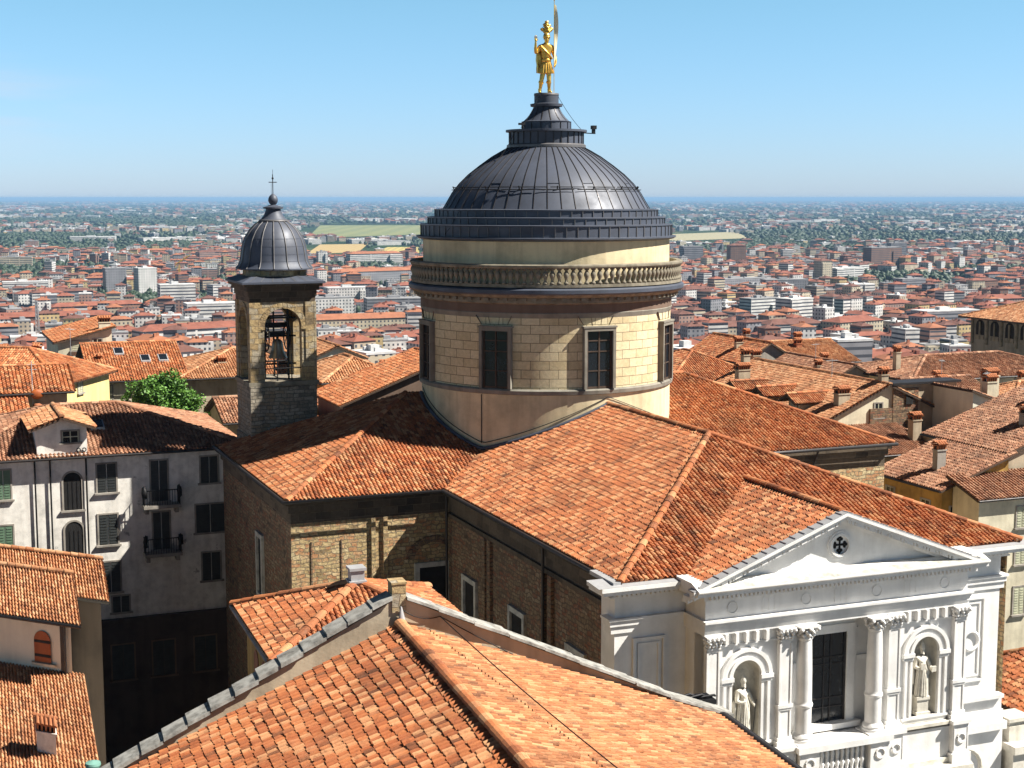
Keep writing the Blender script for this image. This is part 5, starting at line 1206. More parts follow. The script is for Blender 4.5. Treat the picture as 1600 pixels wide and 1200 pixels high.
hst('town_house', 'hipped orange roof house with small dormer just right of the dome', 27, 39.5, -53, -39, -15.9, -30, 2.75, 'hip', 'cream', over=.4, tile='tile', w=.21, c=.3, chims=[(-4.4, -3.6, .8, .7, -12.9, 'o'), (4.0, -4.6, .9, .9, -12.6, 'o'), (-1.5, 3.0, .6, .6, -11.6, 'w')])
hst('town_house', 'long hip roofed house with small attic windows below the arched loggia', 45, 62, -39.5, -30, -14.4, -30, 1.25, 'hip', 'cream', over=.5, tile='tile_old', w=.21, c=.3,
    wins=[('f', x, -15.1, .7, .45, 'dark') for x in (-3, -.5, 2, 4.5, 7)], chims=[(-7.4, -1, .7, .6, -11.9, 'o')])
lg = hst('loggia_house', 'stone house with arched top floor loggia at the upper right edge', 69.2, 82, -53, -36, -11.45, -30, 2.3, 'hip', 'frame', over=.9, tile='tile_pale', w=.21, c=.3)
for k in range(5):
    u = 7.2 - k * 2.15
    mb = MB(); n = 10; x0 = -6.4
    mb.prism([(u - .62, -13.9), (u + .62, -13.9), (u + .62, -12.6)] + [(u + .62 * math.cos(math.pi * t / n), -12.6 + .62 * math.sin(math.pi * t / n)) for t in range(1, n)] + [(u - .62, -12.6)], lambda a, b, d: (x0 - d, a, b), -.02, .015)
    ar = part(mb, 'arch', ['black'], lg)
    mb = MB(); mb.tube([(x0 - .05, u, -13.9), (x0 - .05, u, -12.2)], .11, 8); mb.prism([(u - .62, -13.95), (u + .62, -13.95), (u + .62, -13.5), (u - .62, -13.5)], lambda a, b, d: (x0 - d, a, b), .0, .06); part(mb, 'colonnette', ['cornst'], ar)
    mb = MB(); mb.tube([(x0 - .1, u + 1.07, -14.4), (x0 - .1, u + 1.07, -11.6)], .15, 8); part(mb, 'pilaster', ['cornst'], lg)
hst('town_house', 'red tiled roof corner beside the marble facade at the lower right edge', 13.2, 22, 14.5, 22, -21.2, GZ, 1.7, 'hip', 'cream', over=.4, tile='tile', w=.22, c=.3)
more = [('low brown roof house between the dormered house and the hipped house', 40.5, 46.5, -46, -36, -15.3, 1.5, 'gy', 'greyp', 'tile_old'), ('small red roof house in front of the long hip roofed house', 41, 47, -30, -22, -15.2, 1.4, 'gx', 'greyp', 'tile_old'),
        ('narrow orange roof house under the attic windows at right', 46.5, 54, -27, -20, -15.4, 1.3, 'hip', 'cream', 'tile_pale'), ('tall grey gabled house left of the long hip roofed house', 40, 45.5, -58, -48, -14.6, 1.6, 'gy', 'greyp', 'tile'),
        ('pale roofed house lying behind the dormered house', 47, 55, -62, -52, -15.5, 1.6, 'gx', 'cream', 'tile_pale'), ('brown roofed house beyond the hipped orange roof', 30, 39, -74, -62, -16.2, 1.7, 'gx', 'beige', 'tile_old'),
        ('weathered brown roof with leaning chimneys at the right edge', 44, 52, -16, -8, -14.9, 1.7, 'gy', 'cream', 'tile_old')]
for i, (lb, s0, s1, t0, t1, ze, rise, rf, wl_, tl_) in enumerate(more):
    hst('town_house', lb, s0, s1, t0, t1, ze, -32, rise, rf, wl_, tile=tl_, over=.3, chims=[(-1.2 + .7 * (i % 3), -1.5, .8, .7, ze + rise + .5, 'org'[i % 3]), (1.6, 1.8, .7, .7, ze + rise + .7, 'gpo'[i % 3])])
rr = random.Random(21); seen_ = {}
k = 0
where = ['far left beyond the yellow house', 'left behind the tower', 'behind the dome', 'right of the dome', 'far right']
for row, yy in enumerate((150, 172, 196, 222, 252, 286, 322)):
    x = -.36 * yy - 8
    while x < .36 * yy + 8:
        w_ = rr.uniform(9, 15); ztop = -.112 * yy - rr.uniform(0.5, 3.5)
        u = 800 + 2350 * x / yy
        rise = rr.uniform(1.4, 2.2); k += 1
        if not (row < 2 and u > 1420):
            wl_, tl_, rf_ = rr.choice(['cream', 'beige', 'ivory', 'ochre', 'greyp', 'paleyellow']), rr.choice(['tile', 'tile_pale', 'tile_old']), rr.choice(['gx', 'gx', 'gy', 'hip'])
            ch_ = [(rr.uniform(-2, 2), rr.uniform(-2, 2), .8, .7, ztop + .6, rr.choice('pgor'))] if row < 4 else ()
            lb_ = '%s %s house with %s %s roof on the slope %s, row %s' % ('large' if w_ > 12 else 'small', {'greyp': 'grey', 'paleyellow': 'yellow'}.get(wl_, wl_), {'tile': 'red', 'tile_pale': 'pale', 'tile_old': 'brown'}[tl_], 'hipped' if rf_ == 'hip' else 'gabled', 'left of tower' if u < 380 else 'behind tower' if u < 660 else 'behind dome' if u < 1045 else 'right of dome' if u < 1330 else 'far right', ['one', 'two', 'three', 'four', 'five', 'six', 'seven'][row])
            seen_[lb_] = seen_.get(lb_, 0) + 1
            if seen_[lb_] > 1: lb_ = ['', '', 'second ', 'third ', 'fourth ', 'fifth '][seen_[lb_]] + lb_
            house('town_house', lb_, 'house', x + w_ / 2, yy + rr.uniform(-4, 4), A + R(rr.uniform(-14, 14)), w_ / 2, rr.uniform(4.5, 6.5), ztop - rise, ztop - 30, rise, rf_, wl_, tile=tl_, w=.5, c=.7, over=.4, gut=False, chims=ch_, group='old houses stepping down the slope')
        x += w_ + rr.uniform(.5, 4)

def shear(o, k, y0):
    for ch in o.children:
        if ch.type == 'MESH':
            for v in ch.data.vertices: v.co.x -= k * (v.co.y + y0)
        shear(ch, k, y0)
for i, (s_, t_, zz, lb_) in enumerate(((33.2, -24, -13.2, 'thin television aerial on the dormered roof right of the dome'), (39.5, -14.6, -13.4, 'tall thin aerial beside the pale yellow lean to house'), (52, -34.5, -13.2, 'thin aerial rising from the long hip roofed house'), (-17.5, -55.8, -11.8, 'thin aerial on the red roof with twin roof windows'), (31.0, -46, -13.3, 'small aerial on the hipped orange roof right of the dome'), (43, -41, -13.9, 'aerial on the low brown roof beside the hipped house'), (44.2, -25.5, -13.8, 'aerial on the small red roof before the long house'), (34.4, -4.5, -13.1, 'aerial on the stepped upper roof at the right edge'), (48, -12, -13.3, 'aerial on the weathered brown roof at far right'), (-4.5, -55, -12.5, 'aerial on the pale hipped roof left of the bell tower'), (-28, -27.5, -10.4, 'aerial on the red roof at the left edge'))):
    x_, y_ = W2(s_, t_); an = thing('antenna', lb_, 'aerial', x_, y_, zz - .8, A + i * .7, 'television aerials'); mb = MB(); mb.tube([(0, 0, zz - .8), (0, 0, zz + 1.5)], .022, 5); part(mb, 'mast', ['zinc'], an); mb = MB(); mb.tube([(-.5, 0, zz + 1.35), (.5, 0, zz + 1.35)], .014, 4)
    for k in range(6): mb.tube([(-.45 + .18 * k, -.2, zz + 1.35), (-.45 + .18 * k, .2, zz + 1.35)], .01, 4)
    part(mb, 'elements', ['zinc'], an)
# --- lower left houses
LR = R(-24); ca, sa = math.cos(LR), math.sin(LR)
def LB(x, y): return -17.2 + x * ca - y * sa, 57 + x * sa + y * ca
c_ = LB(-7, 2.5)
lb1 = house('town_house', 'cream house with an orange arched shutter at lower left', 'house', c_[0], c_[1], LR, 7, 2.5, -16.15, GZ, .9, 'gx', 'ivory', over=.45, tile='tile_pale', w=.165, c=.23, lo=False, wins=[('f', 5.55, -17.55, .85, 1.3, 'orangearch')])
lb1['_lb'] = 2.5
c_ = None
mb = MB(); mb.box(6.45, 6.62, -2.56, -2.48, -18.6, -16.3); mb.tube([(6.7, -2.6, -16.3), (6.7, -2.6, -18.5)], .04, 5); part(mb, 'drainpipe', ['gutter'], lb1)
c_ = LB(-7.3, -3.1)
lb2 = house('house_extension', 'low pale tiled roof with a broad white chimney at lower left', 'house', c_[0], c_[1], LR, 7.6, 2.9, -19.75, GZ, 1.2, 'sy+', 'beige', over=.3, tile='tile_pale', w=.165, c=.23, lo=False, chims=[(5.6, -1.7, .95, .6, -17.95, 'w')])
lb2['_lb'] = -3.1
c_ = LB(-10.2, 3.2)
q_ = house('house_extension', 'raised attic with its own tiled roof at the left edge', 'house', c_[0], c_[1], LR, 4.2, 3.2, -15.35, -17, 1.0, 'gx', 'whitew', over=.35, tile='tile_pale', w=.165, c=.23, lo=False)
q_['_lb'] = 3.2
c_ = LB(-.9, 6.8)
q_ = house('town_house', 'broken gable of pale tiles in front of the shaded white house', 'house', c_[0], c_[1], LR, 3.0, 1.9, -16.7, GZ, .9, 'gx', 'shade_dark', over=.4, tile='tile_pale', w=.165, c=.23, lo=False)  # front wall coloured near black in place of shadow below the roof
q_['_lb'] = 6.8
c_ = LB(-6.0, -9.2)
q_ = house('house_extension', 'small tiled lean to with tiny chimney in the bottom left corner', 'house', c_[0], c_[1], LR, 4.4, 2.4, -20.6, GZ, 1.0, 'sy+', 'beige', over=.2, tile='tile_pale', w=.165, c=.23, lo=False, chims=[(2.0, .3, .5, .45, -18.7, 'g')])
q_['_lb'] = -9.2
for o in list(COL.objects):
    if o.parent is None and o.get('_lb'): shear(o, .95, o['_lb'])
vp = thing('vent_pipe', 'green copper vent cap at the bottom left beside the stone coping', 'vent', -12.75, 44, -22, 0)
mb = MB(); mb.lathe([(.17, -22), (.17, -17.35)], 16); part(mb, 'pipe', ['copper'], vp); mb = MB(); mb.lathe([(.22, -17.2), (.24, -17.12), (.22, -17.05), (0, -16.98)], 18); mb.lathe([(.14, -17.3), (.22, -17.2)], 18); part(mb, 'cap', ['copper'], vp)

# ------------------------------------------------------------------ foreground palace roof
fg = thing('palace', 'foreground palace with broad tiled roof and stepped stone gable coping', 'palace', -2.75, 35, GZ, R(18))
z0 = -10.07; slL, slR = .45, .375; HWR, HWL, LEN = 8.4, 9.2, 18.5
hL = lambda x: z0 - slL * x + max(.06, .74 - .092 * x); hR = lambda x: z0 - slR * x + max(.06, .7 - .085 * x)
mb = MB()
tiles(mb, [(0, -.2, z0), (0, -LEN, z0), (-HWL, -LEN, z0 - HWL * slL), (-HWL, -.2, z0 - HWL * slL)], w=.175, c=.245, base_m=1)
tiles(mb, [(0, -.2, z0), (0, -LEN, z0), (HWR, -LEN, z0 - HWR * slR), (HWR, -.2, z0 - HWR * slR)], w=.175, c=.245, m=2, base_m=1)
ridge(mb, (0, -.35, z0 + .02), (0, -LEN, z0 + .02), .15, .36, 0); part(mb, 'roof', ['tile', 'wood', 'tile_mid'], fg)
mb = MB(); wl_ = [(-HWL - .2, GZ), (HWR + .1, GZ)] + [(x, hR(x) - .02) for x in (HWR + .1, 6, 4, 2)] + [(0, z0 + .66)] + [(-x, hL(x) - .02) for x in (2, 4, 6, HWL + .2)]
mb.prism(wl_, lambda a, b, d: (a, d, b), -.2, .25)
mb.poly([(-HWL + .3, -.2, GZ), (-HWL + .3, -LEN, GZ), (-HWL + .3, -LEN, z0 - HWL * slL - .1), (-HWL + .3, -.2, z0 - HWL * slL - .1)]); mb.poly([(HWR - .4, -.2, GZ), (HWR - .4, -LEN, GZ), (HWR - .4, -LEN, z0 - HWR * slR - .1), (HWR - .4, -.2, z0 - HWR * slR - .1)])
part(mb, 'gable_wall', ['beige'], fg)
sl = slR
mb = MB(); rr = random.Random(4)
def slabs(e, H_, HW, l0, l1, th, lap):
    a = .18
    while a < HW:
        L = rr.uniform(l0, l1); zh, zl = H_(a) + rr.uniform(-.015, .015), H_(a + L) + lap; w1 = rr.uniform(-.03, .03); w2 = rr.uniform(-.03, .03); tk = th * rr.uniform(.85, 1.15)
        p = [(e * a, -.32 + w1, zh), (e * (a + L - .012), -.32 + w2, zl), (e * (a + L - .012), .34 + w2, zl + rr.uniform(-.015, .015)), (e * a, .34 + w1, zh)]
        q = [(x, y * .97, z + tk) for x, y, z in p]; mid = [tuple((q[0][i] + q[2][i]) / 2 + (rr.uniform(.0, .012) if i == 2 else 0) for i in range(3))]
        for i in range(4): mb.poly([q[i], q[(i + 1) % 4], mid[0]])
        mb.poly(p[::-1])
        for i in range(4): j = (i + 1) % 4; mb.poly([p[i], p[j], q[j], q[i]])
        a += L
slabs(-1, hL, HWL, .46, .62, .09, .055); slabs(1, hR, HWR, .6, .95, .07, .03)
part(mb, 'coping', ['coping'], fg)
mb = MB(); mb.box(-.17, .17, -.24, .2, z0 + .3, z0 + .98); mb.box(-.19, .19, -.26, .22, z0 + .98, z0 + 1.03); part(mb, 'gable_block', ['ashlar'], fg)
mb = MB(); mb.tube([(HWR + .08, -.2, z0 - HWR * slR - .0), (HWR + .08, -LEN, z0 - HWR * slR - .0)], .12, 6); mb.box(HWR + .02, HWR + .22, -LEN, -.2, z0 - HWR * slR + .0, z0 - HWR * slR + .06); part(mb, 'gutter', ['gutter'], fg)
mb = MB(); mb.tube([(.05, -.28, z0 + .1), (.03, -.3, z0 + .45)], [.09, .02], 6); part(mb, 'ridge_finial', ['zinc'], fg)
mb = MB(); mb.box(HWR - 1.9, HWR + .2, .3, .9, z0 - HWR * slR + .1, z0 - HWR * slR + .22)
for k in range(5): mb.tube([(HWR - 1.6 + .3 * k, .5, z0 - HWR * slR + .25), (HWR - 1.2 + .35 * k, .45, z0 - HWR * slR + .5 - .05 * k), (HWR - .7 + .25 * k, .6, z0 - HWR * slR + .22)], .035, 5)
part(mb, 'service_pipes', ['iron'], fg)
cb = thing('cable', 'thin black cable slung over the palace roof from the gable', 'cable', -2.75, 35, -9.5, R(18))
mb = MB(); mb.tube(sag((1.0, -.25, -9.95), (1.9, -7.5, z0 - 1.9 * sl + .22), .05, 14) + sag((1.9, -7.5, z0 - 1.9 * sl + .22), (2.6, -13.5, z0 - 2.6 * sl + .2), .0, 6)[1:], .014, 5); mb.tube(sag((.05, -.28, -9.7), (1.0, -.25, -9.95), .12), .012, 4); mb.tube(sag((1.0, -.25, -9.95), (5.5, -.3, -12.4), .12), .012, 4); part(mb, 'wire', ['iron'], cb)

# turret with hipped roof behind the coping
tu = house('turret', 'square brick turret with hipped tile roof and zinc chimney behind the stone coping', 'turret', -4.55, 42.9, R(20), 2.75, 2.75, -12.2, GZ, 1.05, 'hip', 'ochre', over=.35, tile='tile', w=.165, c=.23, lo=False)
mb = MB()
for yy in (-1.2, .0, 1.2):
    n = 10; mb.prism([(yy - .35, -15.2), (yy + .35, -15.2), (yy + .35, -13.6)] + [(yy + .35 * math.cos(math.pi * t / n), -13.6 + .35 * math.sin(math.pi * t / n)) for t in range(1, n)] + [(yy - .35, -13.6)], lambda a, b, d: (-2.75 - d, a, b), -.02, .02)
part(mb, 'arched_panel', ['brickred'], tu)
mb = MB(); mb.box(-.2, .2, -.2, .2, -11.3, -10.72); mb.box(-.26, .26, -.26, .26, -11.12, -11.06); mb.box(-.25, .25, -.25, .25, -10.76, -10.68); part(mb, 'vent_box', ['zinc'], tu)

# ------------------------------------------------------------------ tree with leafy crown
def tree(label, x, y, zb, ztop, rad, lobes, seed, group=None, nleaf=9000, ls=.16):
    rr = random.Random(seed); t = thing('tree', label, 'tree', x, y, zb, 0, group)
    mb = MB(); mb.tube([(0, 0, zb), (.05, 0, zb + (ztop - zb) * .35), (.1, .05, zb + (ztop - zb) * .6)], [.22, .17, .1], 8)
    for lx, ly, lz, lr in lobes: mb.tube([(.05, 0, zb + (ztop - zb) * .35), (lx * .5, ly * .5, lz - lr * .6), (lx, ly, lz)], [.12, .08, .03], 6)
    part(mb, 'trunk', ['bark'], t)
    mb = MB()
    clumps = []
    for lx, ly, lz, lr in lobes:
        for _ in range(26):
            d = Vector((rr.gauss(0, 1), rr.gauss(0, 1), rr.gauss(0, 1))).normalized() * lr * rr.uniform(.35, 1.0)
            clumps.append((lx + d.x, ly + d.y, lz + d.z * .85, rr.uniform(.28, .6)))
    for _ in range(nleaf):
        c = rr.choice(clumps); d = Vector((rr.gauss(0, 1), rr.gauss(0, 1), rr.gauss(0, 1))).normalized() * c[3] * rr.uniform(.4, 1) 
        p = Vector(c[:3]) + d; s_ = ls * rr.uniform(.6, 1.2)
        a = Vector((rr.gauss(0, 1), rr.gauss(0, 1), rr.gauss(0, .6))).normalized(); b = a.cross(Vector((rr.gauss(0, 1), rr.gauss(0, 1), rr.gauss(0, 1)))).normalized()
        q = rr.random() * 50; mb.poly([tuple(p - a * s_ * .5), tuple(p + b * s_ * .28), tuple(p + a * s_ * .5), tuple(p - b * s_ * .28)], 0, (q, q * .37))
    part(mb, 'crown', ['leaf'], t)
    return t
x_, y_ = W2(-13.6, -36)
tree('bright green leafy tree in the courtyard left of the bell tower', x_, y_, -22, -11.6, 2.6, [(-.9, 0, -13.2, 1.35), (.4, .2, -12.8, 1.3), (-.3, -.3, -14.2, 1.5), (1.9, 0, -13.9, 1.1), (1.3, .3, -14.5, 1.2), (-1.8, .2, -14.3, .9), (.2, -.4, -13.6, 1.4), (1.0, -.6, -14.8, 1.3)], 5, nleaf=16000, ls=.24)
x_, y_ = W2(-10.2, -35)
tree('small yellow green shrub beside the larger tree by the tower', x_, y_, -22, -14.2, 1, [(0, 0, -14.9, .55), (.4, 0, -15.2, .4)], 6, nleaf=1200)

# ------------------------------------------------------------------ ground: hill top, slope and plain in one sheet
def gz(r):
    if r < 130: return GZ
    if r < 900: return GZ + (r - 130) / 770 * (-110 - GZ)
    if r < 1500: return -110 - (r - 900) / 600 * 10
    return -120
mb = MB(); radii = [0.5, 40, 80, 130, 180, 260, 360, 480, 620, 760, 900, 1100, 1500, 2200, 3500, 6000, 11000, 22000, 45000, 90000, 160000]
mb.grid([[(r * math.sin(2 * math.pi * k / 72), r * math.cos(2 * math.pi * k / 72), gz(r)) for k in range(72)] for r in radii], 0, None, True, True)
def ground_mat():
    m, nt, bs = _mat('ground_cover'); bs.inputs['Roughness'].default_value = .95; bs.inputs['Specular IOR Level'].default_value = .1
    geo = nt.nodes.new('ShaderNodeNewGeometry'); pos = geo.outputs['Position']
    v = N(nt, 'ShaderNodeTexVoronoi', Scale=.0028); nt.links.new(pos, v.inputs['Vector'])
    r1 = ramp(nt, [(0, (.03, .05, .022)), (.3, (.03, .06, .022)), (.5, (.06, .085, .032)), (.66, (.15, .13, .06)), (.72, (.035, .06, .022)), (.9, (.18, .15, .08)), (1, (.03, .05, .022))], 'CONSTANT'); nt.links.new(v.outputs['Color'], r1.inputs[0])
    n1 = N(nt, 'ShaderNodeTexNoise', Scale=.0011, Detail=9.0, Roughness=.65); nt.links.new(pos, n1.inputs['Vector'])
    r2 = ramp(nt, [(.44, (0, 0, 0)), (.52, (1, 1, 1))]); nt.links.new(n1.outputs[0], r2.inputs[0])
    a = mix(nt, (.018, .034, .018), r1.outputs[0], r2.outputs[0])
    n2 = N(nt, 'ShaderNodeTexNoise', Scale=.02, Detail=6.0); nt.links.new(pos, n2.inputs['Vector'])
    r3 = ramp(nt, [(.35, (.45, .45, .45)), (.6, (1, 1, 1))]); nt.links.new(n2.outputs[0], r3.inputs[0])
    a = mix(nt, a, r3.outputs[0], .7, 'MULTIPLY')
    sep = nt.nodes.new('ShaderNodeSeparateXYZ'); nt.links.new(pos, sep.inputs[0])
    mr = N(nt, 'ShaderNodeMapRange'); mr.inputs['From Min'].default_value = -70; mr.inputs['From Max'].default_value = -45; nt.links.new(sep.outputs['Z'], mr.inputs['Value'])
    a = mix(nt, a, (.10, .095, .09), mr.outputs[0]); nt.links.new(a, bs.inputs['Base Color']); return m
o = mb.build('ground', [ground_mat()], None, 0); tag(o, kind='structure')
x_, y_ = W2(12, 16)
mb = MB(); mb.box(-6, 12, -8, 10, GZ - .2, -24.0)
o = mb.build('street_paving', [M['paving']], None, 0); o.location = (x_ + 5, y_, 0); o.rotation_euler = (0, 0, A); tag(o, kind='structure')

def pix(u, v, z):
    d = Vector(((u - 800) / F_PX, math.cos(PITCH) + (600 - v) / F_PX * math.sin(PITCH), -math.sin(PITCH) + (600 - v) / F_PX * math.cos(PITCH)))
    return d * (z / d.z)
def field(quad, c1, c2, name='field', sc_=.02):
    mb = MB(); mb.poly([tuple(pix(u, v, -119.5)) for u, v in quad])
    m, nt, bs = _mat(name + '_cover'); bs.inputs['Roughness'].default_value = .95
    geo = nt.nodes.new('ShaderNodeNewGeometry'); wv = N(nt, 'ShaderNodeTexWave', Scale=sc_, Distortion=1.5); nt.links.new(geo.outputs['Position'], wv.inputs['Vector'])
    nt.links.new(mix(nt, c1, c2, wv.outputs[0]), bs.inputs['Base Color'])
    o = mb.build(name, [m], None, 0); tag(o, kind='structure')
field([(572, 398), (655, 400), (655, 386), (606, 386)], (.46, .37, .11), (.33, .27, .10))
field([(478, 397), (560, 394), (575, 381), (500, 382)], (.40, .29, .12), (.36, .26, .11))
field([(480, 372), (668, 366), (668, 352), (500, 352)], (.20, .21, .08), (.16, .18, .07), 'airfield_grass', .004)
field([(1040, 377), (1170, 372), (1150, 362), (1040, 366)], (.36, .32, .2), (.26, .24, .14))
field([(140, 470), (300, 466), (420, 474), (300, 480)], (.09, .15, .04), (.07, .13, .03), 'park_grass')
field([(560, 452), (660, 450), (660, 456), (560, 458)], (.09, .16, .04), (.07, .13, .03), 'park_grass')
field([(0, 436), (30, 434), (60, 440), (0, 444)], (.10, .15, .05), (.08, .13, .04), 'park_grass')

# ------------------------------------------------------------------ the lower city
rr = random.Random(77)
wood_zone = [(120, 345, 210, 4, .0), (60, 370, 110, 4, 0), (310, 352, 60, 6, 0), (290, 384, 60, 4, 0), (1170, 378, 150, 14, 0), (1380, 380, 260, 10, 0), (1400, 446, 130, 16, 0), (250, 470, 140, 7, 0), (560, 425, 90, 10, 0), (1270, 385, 120, 9, 0), (620, 372, 90, 5, 0), (70, 425, 110, 10, 0), (140, 442, 70, 5, 0), (335, 446, 40, 5, 0), (1330, 402, 70, 5, 0), (1560, 428, 60, 8, 0), (1075, 512, 30, 6, 0), (60, 492, 36, 6, 0), (1260, 470, 40, 4, 0), (560, 470, 50, 4, 0), (200, 512, 24, 4, 0), (1120, 390, 90, 8, 0), (150, 392, 160, 6, 0)]
field_zone = [(614, 396, 52, 13), (522, 393, 56, 14), (580, 363, 115, 14), (1100, 372, 75, 11), (270, 476, 120, 9), (610, 457, 60, 8), (30, 442, 45, 8)]
def zone(u, v, zs): return any(((u - z[0]) / z[2]) ** 2 + ((v - z[1]) / z[3]) ** 2 < 1 for z in zs)
def uv_of(x, y, z):
    d = y * math.cos(PITCH) - z * math.sin(PITCH); up = y * math.sin(PITCH) + z * math.cos(PITCH); return 800 + F_PX * x / d, 600 - F_PX * up / d
cells = []
y = 560.0
while y < 3600:
    stp = 14 + (y - 560) * .0035; X = .37 * y + 30; x = -X + rr.uniform(0, 20)
    while x < X:
        bx_, by_ = x + rr.uniform(-5, 5), y + rr.uniform(-6, 6)
        zg = gz(math.hypot(bx_, by_)); u, v = uv_of(bx_, by_, zg)
        nz = noise.noise(Vector((bx_ * .004, by_ * .004, 3.1)))
        dens = .95 if y < 2300 else .8 if y < 2900 else .55
        if not zone(u, v, wood_zone) and not zone(u, v, field_zone) and nz > -.33 and rr.random() < dens: cells.append((by_, bx_, zg, u, v))
        x += rr.uniform(10.5, 19) + (y - 560) * .0035
    y += stp * .9
cells.sort()
def block(mb, bx, by, zg, w, d, h, rot, flat, mw, mr, rise):
    ca, sa = math.cos(rot), math.sin(rot)
    P = lambda x, y, z: (bx + x * ca - y * sa, by + x * sa + y * ca, z)
    c = [(-w, -d), (w, -d), (w, d), (-w, d)]; z0, z1 = zg - 4, zg + h
    for i in range(4):
        a, b = c[i], c[(i + 1) % 4]; L = math.hypot(b[0] - a[0], b[1] - a[1]); o = .5
        mb.poly([P(*a, z0), P(*b, z0), P(*b, z1), P(*a, z1)], mw, ((o, z0 - zg), (o + L, z0 - zg), (o + L, h), (o, h)))
    if rr.random() < .5 and h > 9:   # lower wing or projecting stair bay
        e = rr.choice((-1, 1)); x0, x1 = sorted((e * w * rr.uniform(.1, .5), e * w * .98)); y0 = -d - rr.uniform(1.2, 4.5); hz = z1 - rr.choice((0.4, 3, 6))
        q = [(x0, -d), (x0, y0), (x1, y0), (x1, -d)]
        for a, b in zip(q[:-1], q[1:]): L = math.hypot(b[0] - a[0], b[1] - a[1]); mb.poly([P(*a, z0), P(*b, z0), P(*b, hz), P(*a, hz)], mw, ((.5, z0 - zg), (.5 + L, z0 - zg), (.5 + L, hz - zg), (.5, hz - zg)))
        mb.poly([P(x0, y0, hz), P(x1, y0, hz), P(x1, -d, hz), P(x0, -d, hz)], mw, (.05, .05))
    return P, c, z1
def roofmesh(mb, P, w, d, z1, rise, flat, m):
    o = .7
    for k in range(rr.choice((1, 2, 2, 3))):   # chimneys and stair heads
        cx, cy, s_ = rr.uniform(-.6, .6) * w, rr.uniform(-.5, .5) * d, rr.uniform(.4, .9)
        mb.box(cx - s_, cx + s_, cy - s_, cy + s_, z1 - .5, z1 + (rise * .75 + 1.3 if not flat else 2.2), m, lambda p: P(*p))
    if flat:
        c = [(-w - .2, -d - .2), (w + .2, -d - .2), (w + .2, d + .2), (-w - .2, d + .2)]
        mb.poly([P(*q, z1 + .7) for q in c], m)
        for i in range(4): a, b = c[i], c[(i + 1) % 4]; mb.poly([P(*a, z1 - .2), P(*b, z1 - .2), P(*b, z1 + .7), P(*a, z1 + .7)], m)
        mb.box(-w * .3, w * .1, -d * .3, d * .3, z1 + .7, z1 + 3.0, m, lambda p: P(*p))
    else:
        a, b = w + o, d + o; r = min(w, d) * .9; z0 = z1 - .2
        if w >= d: p, q = (-w + r, 0), (w - r, 0)
        else: p, q = (0, -d + r), (0, d - r)
        C = [P(-a, -b, z0), P(a, -b, z0), P(a, b, z0), P(-a, b, z0)]; p, q = P(*p, z1 + rise), P(*q, z1 + rise)
        F = [[C[0], C[1], q, p], [C[1], C[2], q], [C[2], C[3], p, q], [C[3], C[0], p]] if w >= d else [[C[0], C[1], p], [C[1], C[2], q, p], [C[2], C[3], q], [C[3], C[0], p, q]]
        for f in F: mb.poly(f, m)
        mb.poly(C[::-1], m)
NEAR = 290
wk, bk, rk = list(CITYW), list(CITYB), list(CITYR)
stuffW = MB(); smats = [CITYW[k] for k in wk] + [CITYB[k] for k in bk] + [CITYR[k] for k in rk]
CW = [.32, .2, .08, .08, .14, .06, .12]; used = {}
